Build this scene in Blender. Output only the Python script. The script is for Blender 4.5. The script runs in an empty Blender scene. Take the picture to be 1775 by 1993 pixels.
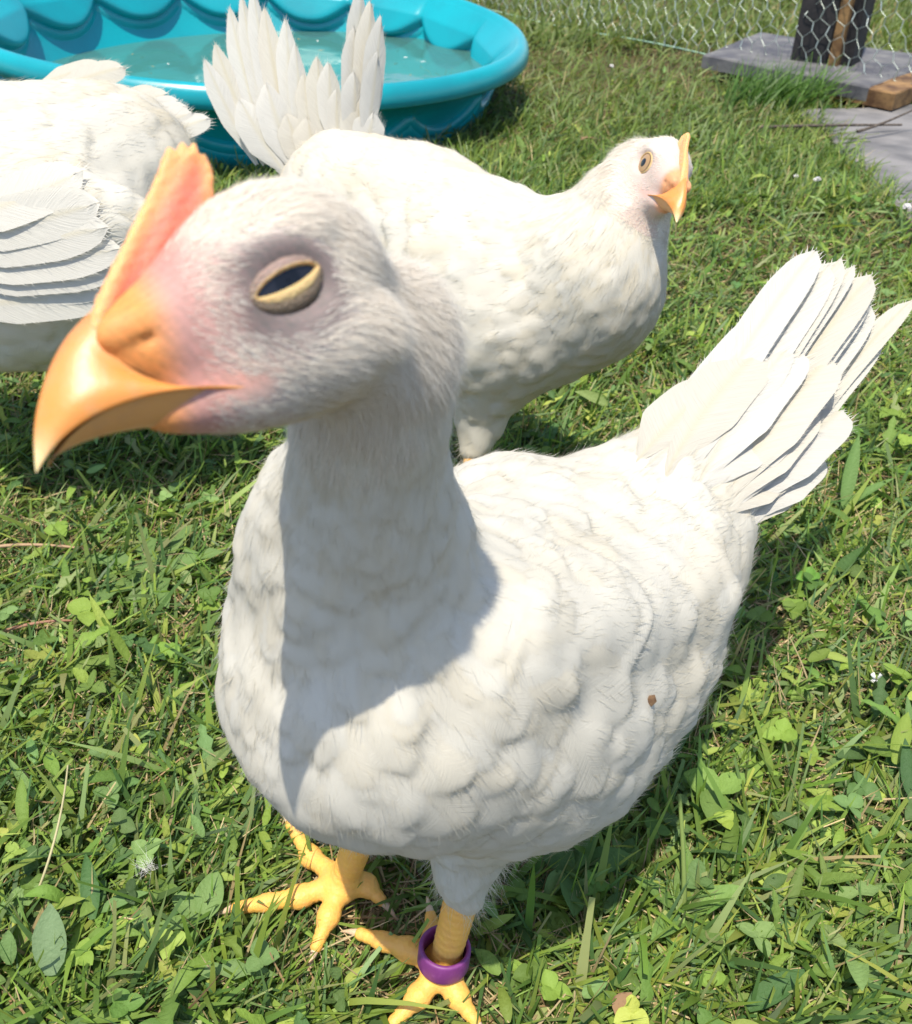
import bpy, math, random
import numpy as np
from mathutils import Vector, Matrix

random.seed(7)
rng = np.random.default_rng(7)
scene = bpy.context.scene
C = scene.collection
R_ = math.radians

# ------------------------------------------------------------------ camera, sky, sun, exposure
CAM_H, PITCH, FOC = 0.40, R_(37.0), 1740.0          # camera height, downward pitch, focal length in photo pixels
cam_d = bpy.data.cameras.new('camera')
cam = bpy.data.objects.new('camera', cam_d); C.objects.link(cam)
cam.location = (0, 0, CAM_H); cam.rotation_euler = (math.pi / 2 - PITCH, 0, 0)
cam_d.sensor_fit = 'HORIZONTAL'; cam_d.sensor_width = 36.0; cam_d.lens = 36.0 * FOC / 1775.0
cam_d.clip_start = 0.01; cam_d.clip_end = 500
cam_d.dof.use_dof = True; cam_d.dof.focus_distance = 0.36; cam_d.dof.aperture_fstop = 30.0
scene.camera = cam

SUN_TRAVEL = Vector((0.12, 0.27, -1.0)).normalized()
world = bpy.data.worlds.new('World'); scene.world = world; world.use_nodes = True
wn = world.node_tree.nodes; wl = world.node_tree.links
sky = wn.new('ShaderNodeTexSky'); sky.sky_type = 'NISHITA'; sky.sun_disc = False
sky.sun_elevation = math.asin(-SUN_TRAVEL.z); sky.sun_rotation = math.atan2(-SUN_TRAVEL.x, -SUN_TRAVEL.y)
wn['Background'].inputs['Strength'].default_value = 0.145
wl.new(sky.outputs[0], wn['Background'].inputs['Color'])
sun_d = bpy.data.lights.new('sun', 'SUN'); sun_d.energy = 3.7; sun_d.angle = R_(0.5); sun_d.color = (1.0, 0.93, 0.80)
sun = bpy.data.objects.new('sun', sun_d); C.objects.link(sun)
sun.rotation_euler = SUN_TRAVEL.to_track_quat('-Z', 'Y').to_euler()
scene.view_settings.view_transform = 'Standard'; scene.view_settings.look = 'None'
scene.view_settings.gamma = 1.0; scene.view_settings.exposure = 0.78
scene.render.engine = 'CYCLES'
scene.cycles.max_bounces = 6; scene.cycles.diffuse_bounces = 3; scene.cycles.transparent_max_bounces = 8
scene.cycles.caustics_reflective = False; scene.cycles.caustics_refractive = False

# ------------------------------------------------------------------ helpers
def U(px, py, z):
    """photo pixel + depth along the optical axis -> world point"""
    u = (px - 887.5) / FOC; v = (996.5 - py) / FOC
    c, s = math.cos(PITCH), math.sin(PITCH)
    return np.array([u * z, z * (c + v * s), CAM_H + z * (v * c - s)])
def G(px, py, h=0.0):
    """photo pixel -> world point at height h"""
    v = (996.5 - py) / FOC
    return U(px, py, (CAM_H - h) / (math.sin(PITCH) - v * math.cos(PITCH)))
def unit(a):
    a = np.asarray(a, float); return a / (np.linalg.norm(a, axis=-1, keepdims=True) + 1e-12)

def build(name, V, quads=None, tris=None, mats=(), parent=None, col=None, uv=None, smooth=True, midx=None, nrm=None, nmix=.65, weld=False, edge=0.):
    V = np.asarray(V, np.float32)
    me = bpy.data.meshes.new(name)
    q = np.asarray(quads if quads is not None else np.zeros((0, 4)), np.int32).reshape(-1, 4)
    t = np.asarray(tris if tris is not None else np.zeros((0, 3)), np.int32).reshape(-1, 3)
    if nrm is not None and len(q):                        # wind every face outwards
        fn_ = np.cross(V[q[:, 2]] - V[q[:, 0]], V[q[:, 3]] - V[q[:, 1]]); dt_ = (unit(fn_) * unit(nrm[q].mean(1))).sum(1); fl_ = dt_ < 0; q[fl_] = q[fl_][:, ::-1]; q = q[np.abs(dt_) > edge] if edge else q
    if nrm is not None and len(t):
        fn_ = np.cross(V[t[:, 1]] - V[t[:, 0]], V[t[:, 2]] - V[t[:, 0]]); fl_ = (fn_ * nrm[t].mean(1)).sum(1) < 0; t[fl_] = t[fl_][:, ::-1]
    me.vertices.add(len(V)); me.vertices.foreach_set('co', V.ravel())
    li = np.concatenate([q.ravel(), t.ravel()]).astype(np.int32)
    me.loops.add(len(li)); me.loops.foreach_set('vertex_index', li)
    ls = np.concatenate([np.arange(len(q)) * 4, len(q) * 4 + np.arange(len(t)) * 3]).astype(np.int32)
    me.polygons.add(len(ls)); me.polygons.foreach_set('loop_start', ls)
    if midx is not None: me.polygons.foreach_set('material_index', np.asarray(midx, np.int32))
    me.update(calc_edges=True)
    if not weld: me.polygons.foreach_set('use_smooth', np.full(len(ls), smooth, bool))
    if col is not None:
        a = me.color_attributes.new('Col', 'FLOAT_COLOR', 'POINT')
        c4 = np.ones((len(V), 4), np.float32); c4[:, :3] = col; a.data.foreach_set('color', c4.ravel())
    if uv is not None:
        l = me.uv_layers.new(name='UVMap'); l.data.foreach_set('uv', np.asarray(uv, np.float32)[li].ravel())
    if weld:
        import bmesh
        bm = bmesh.new(); bm.from_mesh(me); bmesh.ops.remove_doubles(bm, verts=bm.verts, dist=2e-6); bmesh.ops.recalc_face_normals(bm, faces=bm.faces); bm.to_mesh(me); bm.free()
        for p_ in me.polygons: p_.use_smooth = True
    me.validate()
    if nrm is not None:                                   # soft plumage: lean the vertex normals towards the body's own
        g = np.empty(len(V) * 3, np.float32); me.vertices.foreach_get('normal', g); g = g.reshape(-1, 3)
        g = g * np.where((g * nrm).sum(1) < 0, -1, 1)[:, None]; g = unit(g * (1 - nmix) + nrm * nmix)
        me.normals_split_custom_set_from_vertices(g.astype(np.float32))
    for m in (mats if isinstance(mats, (list, tuple)) else [mats]): me.materials.append(m)
    o = bpy.data.objects.new(name, me); C.objects.link(o)
    if parent is not None: put(o, parent)
    return o
def put(o, parent):
    o.parent = parent; o.matrix_parent_inverse = Matrix.LocRotScale(parent['_l'], None, None).inverted() if '_l' in parent else Matrix()
def empty(name, loc):
    o = bpy.data.objects.new(name, None); C.objects.link(o); o.location = tuple(loc); o.empty_display_size = .05
    return o
def child(o, root):
    """parent o (built in world coordinates) under root without moving it"""
    o.parent = root
    base = root; loc = Vector(root.location)
    if root.parent is not None: loc = Vector(root.parent.location)
    o.matrix_parent_inverse = Matrix.Translation(-loc) if root.parent is None else Matrix()
    return o
def tag(o, label=None, cat=None, group=None, kind=None):
    if label: o['label'] = label
    if cat: o['category'] = cat
    if group: o['group'] = group
    if kind: o['kind'] = kind
    return o

# ------------------------------------------------------------------ materials
def mat(name, base=(.5, .5, .5), rough=.6, attr=False, trans=0.0, spec=.3, sss=0.0, sssr=(1, .3, .2), sss_scale=.002, noise=None, bump=None, coat=0.0, tint=None):
    m = bpy.data.materials.new(name); m.use_nodes = True
    nt = m.node_tree; n, l = nt.nodes, nt.links
    p = n['Principled BSDF']; out = n['Material Output']
    p.inputs['Roughness'].default_value = rough; p.inputs['Specular IOR Level'].default_value = spec
    p.inputs['Coat Weight'].default_value = coat
    if attr:
        a = n.new('ShaderNodeVertexColor'); a.layer_name = 'Col'; csock = a.outputs['Color']
    else:
        r = n.new('ShaderNodeRGB'); r.outputs[0].default_value = (*base, 1); csock = r.outputs[0]
    tc = n.new('ShaderNodeTexCoord')
    if noise:   # (scale, colour2, low, high)
        nz = n.new('ShaderNodeTexNoise'); nz.inputs['Scale'].default_value = noise[0]; nz.inputs['Detail'].default_value = 6
        l.new(tc.outputs['Object'], nz.inputs['Vector'])
        rp = n.new('ShaderNodeMapRange'); rp.inputs[1].default_value = noise[2]; rp.inputs[2].default_value = noise[3]
        l.new(nz.outputs['Fac'], rp.inputs[0])
        mx = n.new('ShaderNodeMix'); mx.data_type = 'RGBA'
        l.new(rp.outputs[0], mx.inputs[0]); l.new(csock, mx.inputs[6]); mx.inputs[7].default_value = (*noise[1], 1)
        csock = mx.outputs[2]
    l.new(csock, p.inputs['Base Color'])
    if bump:    # (scale, strength, distance, kind)
        if bump[3] == 'voronoi':
            b = n.new('ShaderNodeTexVoronoi'); b.inputs['Scale'].default_value = bump[0]; s = b.outputs['Distance']
        else:
            b = n.new('ShaderNodeTexNoise'); b.inputs['Scale'].default_value = bump[0]; b.inputs['Detail'].default_value = 5; s = b.outputs['Fac']
        l.new(tc.outputs['Object'], b.inputs['Vector'])
        bp = n.new('ShaderNodeBump'); bp.inputs['Strength'].default_value = bump[1]; bp.inputs['Distance'].default_value = bump[2]
        l.new(s, bp.inputs['Height']); l.new(bp.outputs[0], p.inputs['Normal'])
    if sss:
        p.inputs['Subsurface Weight'].default_value = sss; p.inputs['Subsurface Radius'].default_value = sssr; p.inputs['Subsurface Scale'].default_value = sss_scale
    if trans:
        tr = n.new('ShaderNodeBsdfTranslucent')
        if tint:
            g = n.new('ShaderNodeMix'); g.data_type = 'RGBA'; g.blend_type = 'MULTIPLY'; g.inputs[0].default_value = 1
            l.new(csock, g.inputs[6]); g.inputs[7].default_value = (*tint, 1); l.new(g.outputs[2], tr.inputs['Color'])
        else: l.new(csock, tr.inputs['Color'])
        ms = n.new('ShaderNodeMixShader'); ms.inputs[0].default_value = trans
        l.new(p.outputs[0], ms.inputs[1]); l.new(tr.outputs[0], ms.inputs[2]); l.new(ms.outputs[0], out.inputs['Surface'])
    return m

def feather_mat(name, streak=True):
    m = mat(name, attr=True, rough=.75, trans=.28, spec=.15)
    n, l = m.node_tree.nodes, m.node_tree.links
    uv = n.new('ShaderNodeUVMap'); uv.uv_map = 'UVMap'
    sp = n.new('ShaderNodeSeparateXYZ'); l.new(uv.outputs[0], sp.inputs[0])
    ab = n.new('ShaderNodeMath'); ab.operation = 'ABSOLUTE'; l.new(sp.outputs[1], ab.inputs[0])
    ma = n.new('ShaderNodeMath'); ma.operation = 'MULTIPLY_ADD'; l.new(ab.outputs[0], ma.inputs[0]); ma.inputs[1].default_value = -0.28; l.new(sp.outputs[0], ma.inputs[2])
    nz = n.new('ShaderNodeTexNoise'); nz.inputs['Scale'].default_value = 55; nz.inputs['Detail'].default_value = 3
    cb = n.new('ShaderNodeCombineXYZ'); l.new(ma.outputs[0], cb.inputs[0])
    sc = n.new('ShaderNodeMath'); sc.operation = 'MULTIPLY'; l.new(sp.outputs[1], sc.inputs[0]); sc.inputs[1].default_value = .02; l.new(sc.outputs[0], cb.inputs[1])
    l.new(cb.outputs[0], nz.inputs['Vector'])
    bp = n.new('ShaderNodeBump'); bp.inputs['Strength'].default_value = .6; bp.inputs['Distance'].default_value = .0007
    mr = n.new('ShaderNodeMapRange'); mr.inputs[1].default_value = .3; mr.inputs[2].default_value = .7; mr.inputs[3].default_value = .92; mr.inputs[4].default_value = 1.04; l.new(nz.outputs['Fac'], mr.inputs[0])
    mm = n.new('ShaderNodeMix'); mm.data_type = 'RGBA'; mm.blend_type = 'MULTIPLY'; mm.inputs[0].default_value = 1; vc = [x for x in n if x.type == 'VERTEX_COLOR'][0]
    l.new(vc.outputs['Color'], mm.inputs[6]); l.new(mr.outputs[0], mm.inputs[7])
    if streak: l.new(mm.outputs[2], n['Principled BSDF'].inputs['Base Color'])
    else: bp.inputs['Strength'].default_value = .28
    for x in n:
        if streak and x.type == 'BSDF_TRANSLUCENT': l.new(mm.outputs[2], x.inputs['Color'])
    l.new(nz.outputs['Fac'], bp.inputs['Height']); l.new(bp.outputs[0], n['Principled BSDF'].inputs['Normal'])
    return m

M = {}
M['feather'] = feather_mat('white_feather'); M['coat'] = feather_mat('white_plumage', False)
M['fuzz'] = mat('white_down', attr=True, rough=.8, trans=.5, spec=.1)
M['skin'] = mat('chicken_skin', attr=True, rough=.55, spec=.3, sss=.15, sssr=(1, .35, .2), sss_scale=.0015, bump=(2600, .25, .0004, 'noise'))
M['leg'] = mat('yellow_leg_scales', attr=True, rough=.5, spec=.35, sss=.2, sssr=(1, .5, .15), sss_scale=.002, bump=(650, .3, .0006, 'voronoi'))
M['beak'] = mat('orange_horn_beak', attr=True, rough=.4, spec=.5, sss=.3, sssr=(1, .45, .12), sss_scale=.003, noise=(260, (.52, .27, .11), .52, .85), bump=(420, .16, .0007, 'noise'))
M['comb'] = mat('orange_red_comb', attr=True, rough=.55, spec=.35, sss=.6, sssr=(1, .25, .08), sss_scale=.004, bump=(1500, .4, .0006, 'noise'))
M['eye'] = mat('wet_eye', attr=True, rough=.05, spec=.5, coat=0.0)
M['lid'] = mat('eyelid_skin', attr=True, rough=.5, spec=.4, sss=.25, sss_scale=.0015, bump=(2200, .6, .0005, 'voronoi'))
M['claw'] = mat('pale_claw', (.62, .45, .30), rough=.4, sss=.3, sss_scale=.002)
M['grass'] = mat('grass_blades', attr=True, rough=.5, trans=.42, spec=.4, tint=(1.0, 1.0, .55))
M['leaf'] = mat('weed_leaves', attr=True, rough=.6, trans=.34, spec=.25, tint=(1.0, 1.0, .5), bump=(500, .6, .0012, 'noise'))
M['straw'] = mat('dry_straw', attr=True, rough=.8, trans=.1, spec=.2)
M['soil'] = mat('soil_and_thatch', (.075, .062, .03), rough=.95, spec=.1, noise=(60, (.16, .125, .06), .45, .7), bump=(220, 1., .006, 'noise'))
M['pool'] = mat('turquoise_plastic', (.0, .29, .335), rough=.3, spec=.5, sss=.15, sssr=(.2, 1, 1), sss_scale=.004, noise=(7, (.004, .235, .28), .4, .65), bump=(90, .08, .002, 'noise'))
M['band'] = mat('purple_plastic', (.16, .028, .15), rough=.5, spec=.5, noise=(300, (.22, .05, .21), .5, .75))
M['wire'] = mat('galvanised_wire', (.50, .56, .50), rough=.35, spec=.6); M['wire'].node_tree.nodes['Principled BSDF'].inputs['Metallic'].default_value = .6
M['wire_green'] = mat('green_coated_wire', (.30, .46, .33), rough=.4)
M['dark_wood'] = mat('black_stained_wood', (.018, .017, .018), rough=.7, noise=(30, (.035, .03, .03), .4, .7), bump=(120, .5, .002, 'noise'))
M['brown_wood'] = mat('weathered_brown_wood', (.26, .15, .06), rough=.75, noise=(25, (.09, .045, .02), .42, .62), bump=(90, .6, .003, 'noise'))
M['grey_wood'] = mat('grey_weathered_board', (.085, .083, .092), rough=.8, noise=(22, (.16, .155, .15), .4, .66), bump=(80, .5, .003, 'noise'))
M['stone'] = mat('grey_flagstone', (.20, .19, .185), rough=.85, noise=(14, (.10, .098, .10), .4, .68), bump=(60, .6, .006, 'noise'))
M['bark'] = mat('twig_bark', (.07, .055, .045), rough=.85, noise=(200, (.16, .13, .1), .5, .7))
M['petal'] = mat('white_petals', (.85, .82, .8), rough=.7, trans=.3)
M['red_leaf'] = mat('red_dead_leaf', (.45, .09, .05), rough=.6, trans=.2)
M['brown_leaf'] = mat('brown_dead_leaf', (.28, .17, .09), rough=.8, trans=.15, noise=(300, (.16, .09, .05), .45, .6))
mw = bpy.data.materials.new('pool_water'); mw.use_nodes = True
n, l = mw.node_tree.nodes, mw.node_tree.links
n.remove(n['Principled BSDF'])
tb = n.new('ShaderNodeBsdfTransparent'); tb.inputs[0].default_value = (.72, .90, .84, 1)
gb = n.new('ShaderNodeBsdfGlossy'); gb.inputs['Roughness'].default_value = .03
fr = n.new('ShaderNodeFresnel'); fr.inputs[0].default_value = 1.33
df = n.new('ShaderNodeBsdfDiffuse'); df.inputs[0].default_value = (.14, .34, .29, 1)
m1 = n.new('ShaderNodeMixShader'); m1.inputs[0].default_value = .38; l.new(tb.outputs[0], m1.inputs[1]); l.new(df.outputs[0], m1.inputs[2])
m2 = n.new('ShaderNodeMixShader'); l.new(fr.outputs[0], m2.inputs[0]); l.new(m1.outputs[0], m2.inputs[1]); l.new(gb.outputs[0], m2.inputs[2])
nzw = n.new('ShaderNodeTexNoise'); nzw.inputs['Scale'].default_value = 14; bpw = n.new('ShaderNodeBump'); bpw.inputs['Strength'].default_value = .25; bpw.inputs['Distance'].default_value = .004
tcw = n.new('ShaderNodeTexCoord'); l.new(tcw.outputs['Object'], nzw.inputs['Vector']); l.new(nzw.outputs['Fac'], bpw.inputs['Height'])
l.new(bpw.outputs[0], gb.inputs['Normal']); l.new(bpw.outputs[0], fr.inputs['Normal'])
l.new(m2.outputs[0], n['Material Output'].inputs['Surface'])
M['water'] = mw

# ------------------------------------------------------------------ implicit surfaces
def ell(P, c, r, A=None):
    q = P - np.asarray(c, float)
    if A is not None: q = q @ np.asarray(A, float).T          # rows of A = local axes
    r = np.asarray(r, float); q1 = q / r
    k0 = np.sqrt((q1 ** 2).sum(-1)) + 1e-9; k1 = np.sqrt(((q1 / r) ** 2).sum(-1)) + 1e-9
    return k0 * (k0 - 1) / k1
def cap(P, a, b, ra, rb, ripple=None):
    a = np.asarray(a, float); ba = np.asarray(b, float) - a; pa = P - a
    L2 = ba @ ba; h = np.clip(pa @ ba / L2, 0, 1)
    d = np.sqrt(((pa - h[:, None] * ba) ** 2).sum(-1)) - (ra + (rb - ra) * h)
    if ripple: d = d + ripple[1] * np.cos(h * math.sqrt(L2) / ripple[0] * 2 * np.pi)
    return d
def smin(a, b, k):
    h = np.clip(.5 + .5 * (b - a) / k, 0, 1); return b + (a - b) * h - k * h * (1 - h)
def smax(a, b, k): return -smin(-a, -b, k)
def prims_sdf(prims):
    def fn(P):
        d = None
        for p in prims:
            e = ell(P, *p[1:-1]) if p[0] == 'e' else cap(P, *p[1:-1])
            d = e if d is None else smin(d, e, p[-1])
        return d
    return fn
def grad(fn, P, e=4e-4):
    k = np.array([[1, -1, -1], [-1, -1, 1], [-1, 1, -1], [1, 1, 1]], float)
    g = 0
    for i in range(4): g = g + fn(P + k[i] * e)[:, None] * k[i]
    return unit(g)
def nets(fn, lo, hi, h, keep=None, relax=1):
    lo = np.asarray(lo, float); hi = np.asarray(hi, float)
    nn = np.ceil((hi - lo) / h).astype(int) + 1
    ax = [lo[i] + np.arange(nn[i]) * h for i in range(3)]
    V = np.empty(nn); B = 8                                # only blocks near the surface are sampled finely
    nb = [np.arange(0, nn[i], B) for i in range(3)]
    ctr = np.stack(np.meshgrid(*[lo[i] + (nb[i] + (B - 1) / 2) * h for i in range(3)], indexing='ij'), -1); dc = fn(ctr.reshape(-1, 3)).reshape(ctr.shape[:3])
    V[:] = np.repeat(np.repeat(np.repeat(dc, B, 0), B, 1), B, 2)[:nn[0], :nn[1], :nn[2]]
    near = np.argwhere(np.abs(dc) < B * h * .87 * 1.6); offs = np.stack(np.meshgrid(*[np.arange(B)] * 3, indexing='ij'), -1).reshape(-1, 3)
    for i in range(0, len(near), 600):
        I = (near[i:i + 600, None] * B + offs[None]).reshape(-1, 3); I = I[(I < nn).all(1)]; V[tuple(I.T)] = fn(lo + I * h)
    S = V < 0
    cnt = sum(S[a:nn[0] - 1 + a, b:nn[1] - 1 + b, c:nn[2] - 1 + c].astype(int) for a in (0, 1) for b in (0, 1) for c in (0, 1))
    mix = (cnt > 0) & (cnt < 8)
    if keep is not None:
        ii = np.argwhere(mix); ctr = lo + (ii + .5) * h; k = keep(ctr); mix[tuple(ii[~k].T)] = False
    ids = -np.ones(mix.shape, int); cells = np.argwhere(mix); ids[tuple(cells.T)] = np.arange(len(cells))
    acc = np.zeros((len(cells), 3)); num = np.zeros(len(cells))
    corner = [(a, b, c) for a in (0, 1) for b in (0, 1) for c in (0, 1)]
    for A in corner:
        for k in range(3):
            if A[k]: continue
            B = list(A); B[k] = 1
            va = V[cells[:, 0] + A[0], cells[:, 1] + A[1], cells[:, 2] + A[2]]; vb = V[cells[:, 0] + B[0], cells[:, 1] + B[1], cells[:, 2] + B[2]]
            m = (va < 0) != (vb < 0); t = np.where(m, va / np.where(m, va - vb, 1), 0)
            pt = np.array(A, float)[None] + t[:, None] * (np.array(B, float) - np.array(A, float))
            acc[m] += pt[m]; num[m] += 1
    pts = lo + (cells + acc / np.maximum(num, 1)[:, None]) * h
    Q = []
    for k in range(3):
        s0 = [slice(None)] * 3; s1 = [slice(None)] * 3; s0[k] = slice(0, -1); s1[k] = slice(1, None)
        d = S[tuple(s0)] != S[tuple(s1)]
        e = np.argwhere(d); k1, k2 = (k + 1) % 3, (k + 2) % 3
        ok = (e[:, k1] > 0) & (e[:, k2] > 0) & (e[:, k1] < nn[k1] - 1) & (e[:, k2] < nn[k2] - 1); e = e[ok]
        if not len(e): continue
        o1 = np.zeros(3, int); o1[k1] = 1; o2 = np.zeros(3, int); o2[k2] = 1
        q = np.stack([ids[tuple((e - o1 - o2).T)], ids[tuple((e - o2).T)], ids[tuple(e.T)], ids[tuple((e - o1).T)]], 1)
        flip = ~S[tuple(e.T)]; q[flip] = q[flip][:, ::-1]
        Q.append(q[(q >= 0).all(1)])
    for _ in range(relax):
        g = grad(fn, pts, h * .3); pts = pts - np.clip(fn(pts), -h, h)[:, None] * g
    return pts, np.concatenate(Q)
def merge(parts):
    Vs, Qs, off = [], [], 0
    for v, q in parts: Vs.append(v); Qs.append(q + off); off += len(v)
    return np.concatenate(Vs), np.concatenate(Qs)
def sample(V, Q, n, r):
    a, b, c, d = (V[Q[:, i]] for i in range(4))
    ar = np.linalg.norm(np.cross(c - a, d - b), axis=1); i = r.choice(len(Q), n, p=ar / ar.sum())
    s, t = r.random(n)[:, None], r.random(n)[:, None]
    return a[i] * (1 - s) * (1 - t) + b[i] * s * (1 - t) + c[i] * s * t + d[i] * (1 - s) * t
def thin(P, rad):
    """greedy dart throwing; rad per point"""
    cell = float(rad.max()); H = {}; keep = []
    key = np.floor(P / cell).astype(int)
    for i in range(len(P)):
        k = tuple(key[i]); ok = True
        for dx in (-1, 0, 1):
            for dy in (-1, 0, 1):
                for dz in (-1, 0, 1):
                    for j in H.get((k[0] + dx, k[1] + dy, k[2] + dz), ()):
                        e = P[i] - P[j]
                        if e @ e < rad[i] ** 2: ok = False; break
                    if not ok: break
                if not ok: break
            if not ok: break
        if ok: H.setdefault(k, []).append(i); keep.append(i)
    return np.array(keep)

# ------------------------------------------------------------------ feathers
def cr3(*a): return np.array(a, float)
def width_profile(s, point=.35):
    return np.clip(.22 + 1.05 * s - .2 * s * s, 0, .95) * np.clip(1 - np.clip((s - .62) / .38, 0, 1) ** 2.2 * (1 - point * .0), 0.0, 1) + .02
def plumage(name, root, V0, Q0, sdf, P, D, L, W, A, tone, r, fade, smooth=1):
    """one soft coat of overlapping feathers: every feather swells the surface towards its tip"""
    from mathutils.kdtree import KDTree
    nrm = grad(sdf, P); D = unit(D - (D * nrm).sum(1, keepdims=True) * nrm); side = np.cross(nrm, D)
    kd = KDTree(len(P)); ctr = P + D * (L * .62)[:, None]
    for i, p in enumerate(ctr): kd.insert(p, i)
    kd.balance(); K = 12
    idx = np.array([[j for _, j, _ in kd.find_n(p, K)] for p in V0.tolist()])
    rel = V0[:, None] - P[idx]; S = (rel * D[idx]).sum(-1) / L[idx]; off = (rel * side[idx]).sum(-1); wp = width_profile(np.clip(S, 0, 1).ravel()).reshape(S.shape)
    T = off / (W[idx] * .5 * np.maximum(wp, .15)); ang = np.abs((rel * nrm[idx]).sum(-1)) < .012
    tipw = 1 - .16 * T ** 2
    h = A[idx] * np.clip(S, 0, 1) ** 1.15 * np.sqrt(np.clip(1 - T ** 2, 0, 1)) * np.clip((tipw - S) / .10, 0, 1) * (S > 0) * ang
    k = h.argmax(1); ar = np.arange(len(V0)); hh = h[ar, k]; S, T, win = S[ar, k], np.clip(T[ar, k], -1, 1), idx[ar, k]
    n0 = grad(sdf, V0, 1.2e-3); V = V0 + n0 * ((.0010 + hh) * fade - .0004)[:, None]
    for _ in range(smooth):                                # even out the mesh a little
        acc = np.zeros_like(V); cnt = np.zeros(len(V))
        for i in range(4):
            np.add.at(acc, Q0[:, i], V[Q0[:, (i + 1) % 4]] + V[Q0[:, (i + 3) % 4]]); np.add.at(cnt, Q0[:, i], 2)
        V = np.where(cnt[:, None] > 0, V * .5 + .5 * acc / np.maximum(cnt, 1)[:, None], V)
    col = tone[win] ; uv = np.stack([S + (win * .618) % 7, T], 1)
    o = build(name, V, Q0, None, M['coat'], None, col, uv); child(o, root); o['kind'] = 'stuff'
    return V, S, win
def strands(name, root, P, D, Nn, L, W, col, r, m='fuzz', droop=.0, lift=.35, seg=2, kind='stuff'):
    """fine down: bent tapering ribbons"""
    N = len(P); D = unit(D); sd = unit(np.cross(D, Nn) + Nn * r.normal(0, .6, (N, 1)))
    s = np.linspace(0, 1, seg + 1)
    bend = r.normal(0, .10, (N, 3))
    pts = P[:, None] + (D[:, None] * s[None, :, None] + Nn[:, None] * (lift * s * (1 - .55 * s))[None, :, None] + bend[:, None] * (s ** 2)[None, :, None]) * L[:, None, None]
    w = (1 - s ** 1.5 * .97)[None, :, None] * W[:, None, None] * .5
    V = np.stack([pts - sd[:, None] * w, pts + sd[:, None] * w], 2).reshape(-1, 3)
    k = np.arange(seg) * 2; q1 = np.stack([k, k + 1, k + 3, k + 2], 1)
    q = (q1[None] + (np.arange(N) * 2 * (seg + 1))[:, None, None]).reshape(-1, 4)
    o = build(name, V, q, None, M[m], None, np.repeat(col, 2 * (seg + 1), 0), nrm=np.repeat(Nn, 2 * (seg + 1), 0), nmix=.6)
    if root is not None: child(o, root)
    if kind: o['kind'] = kind
    return o
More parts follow.
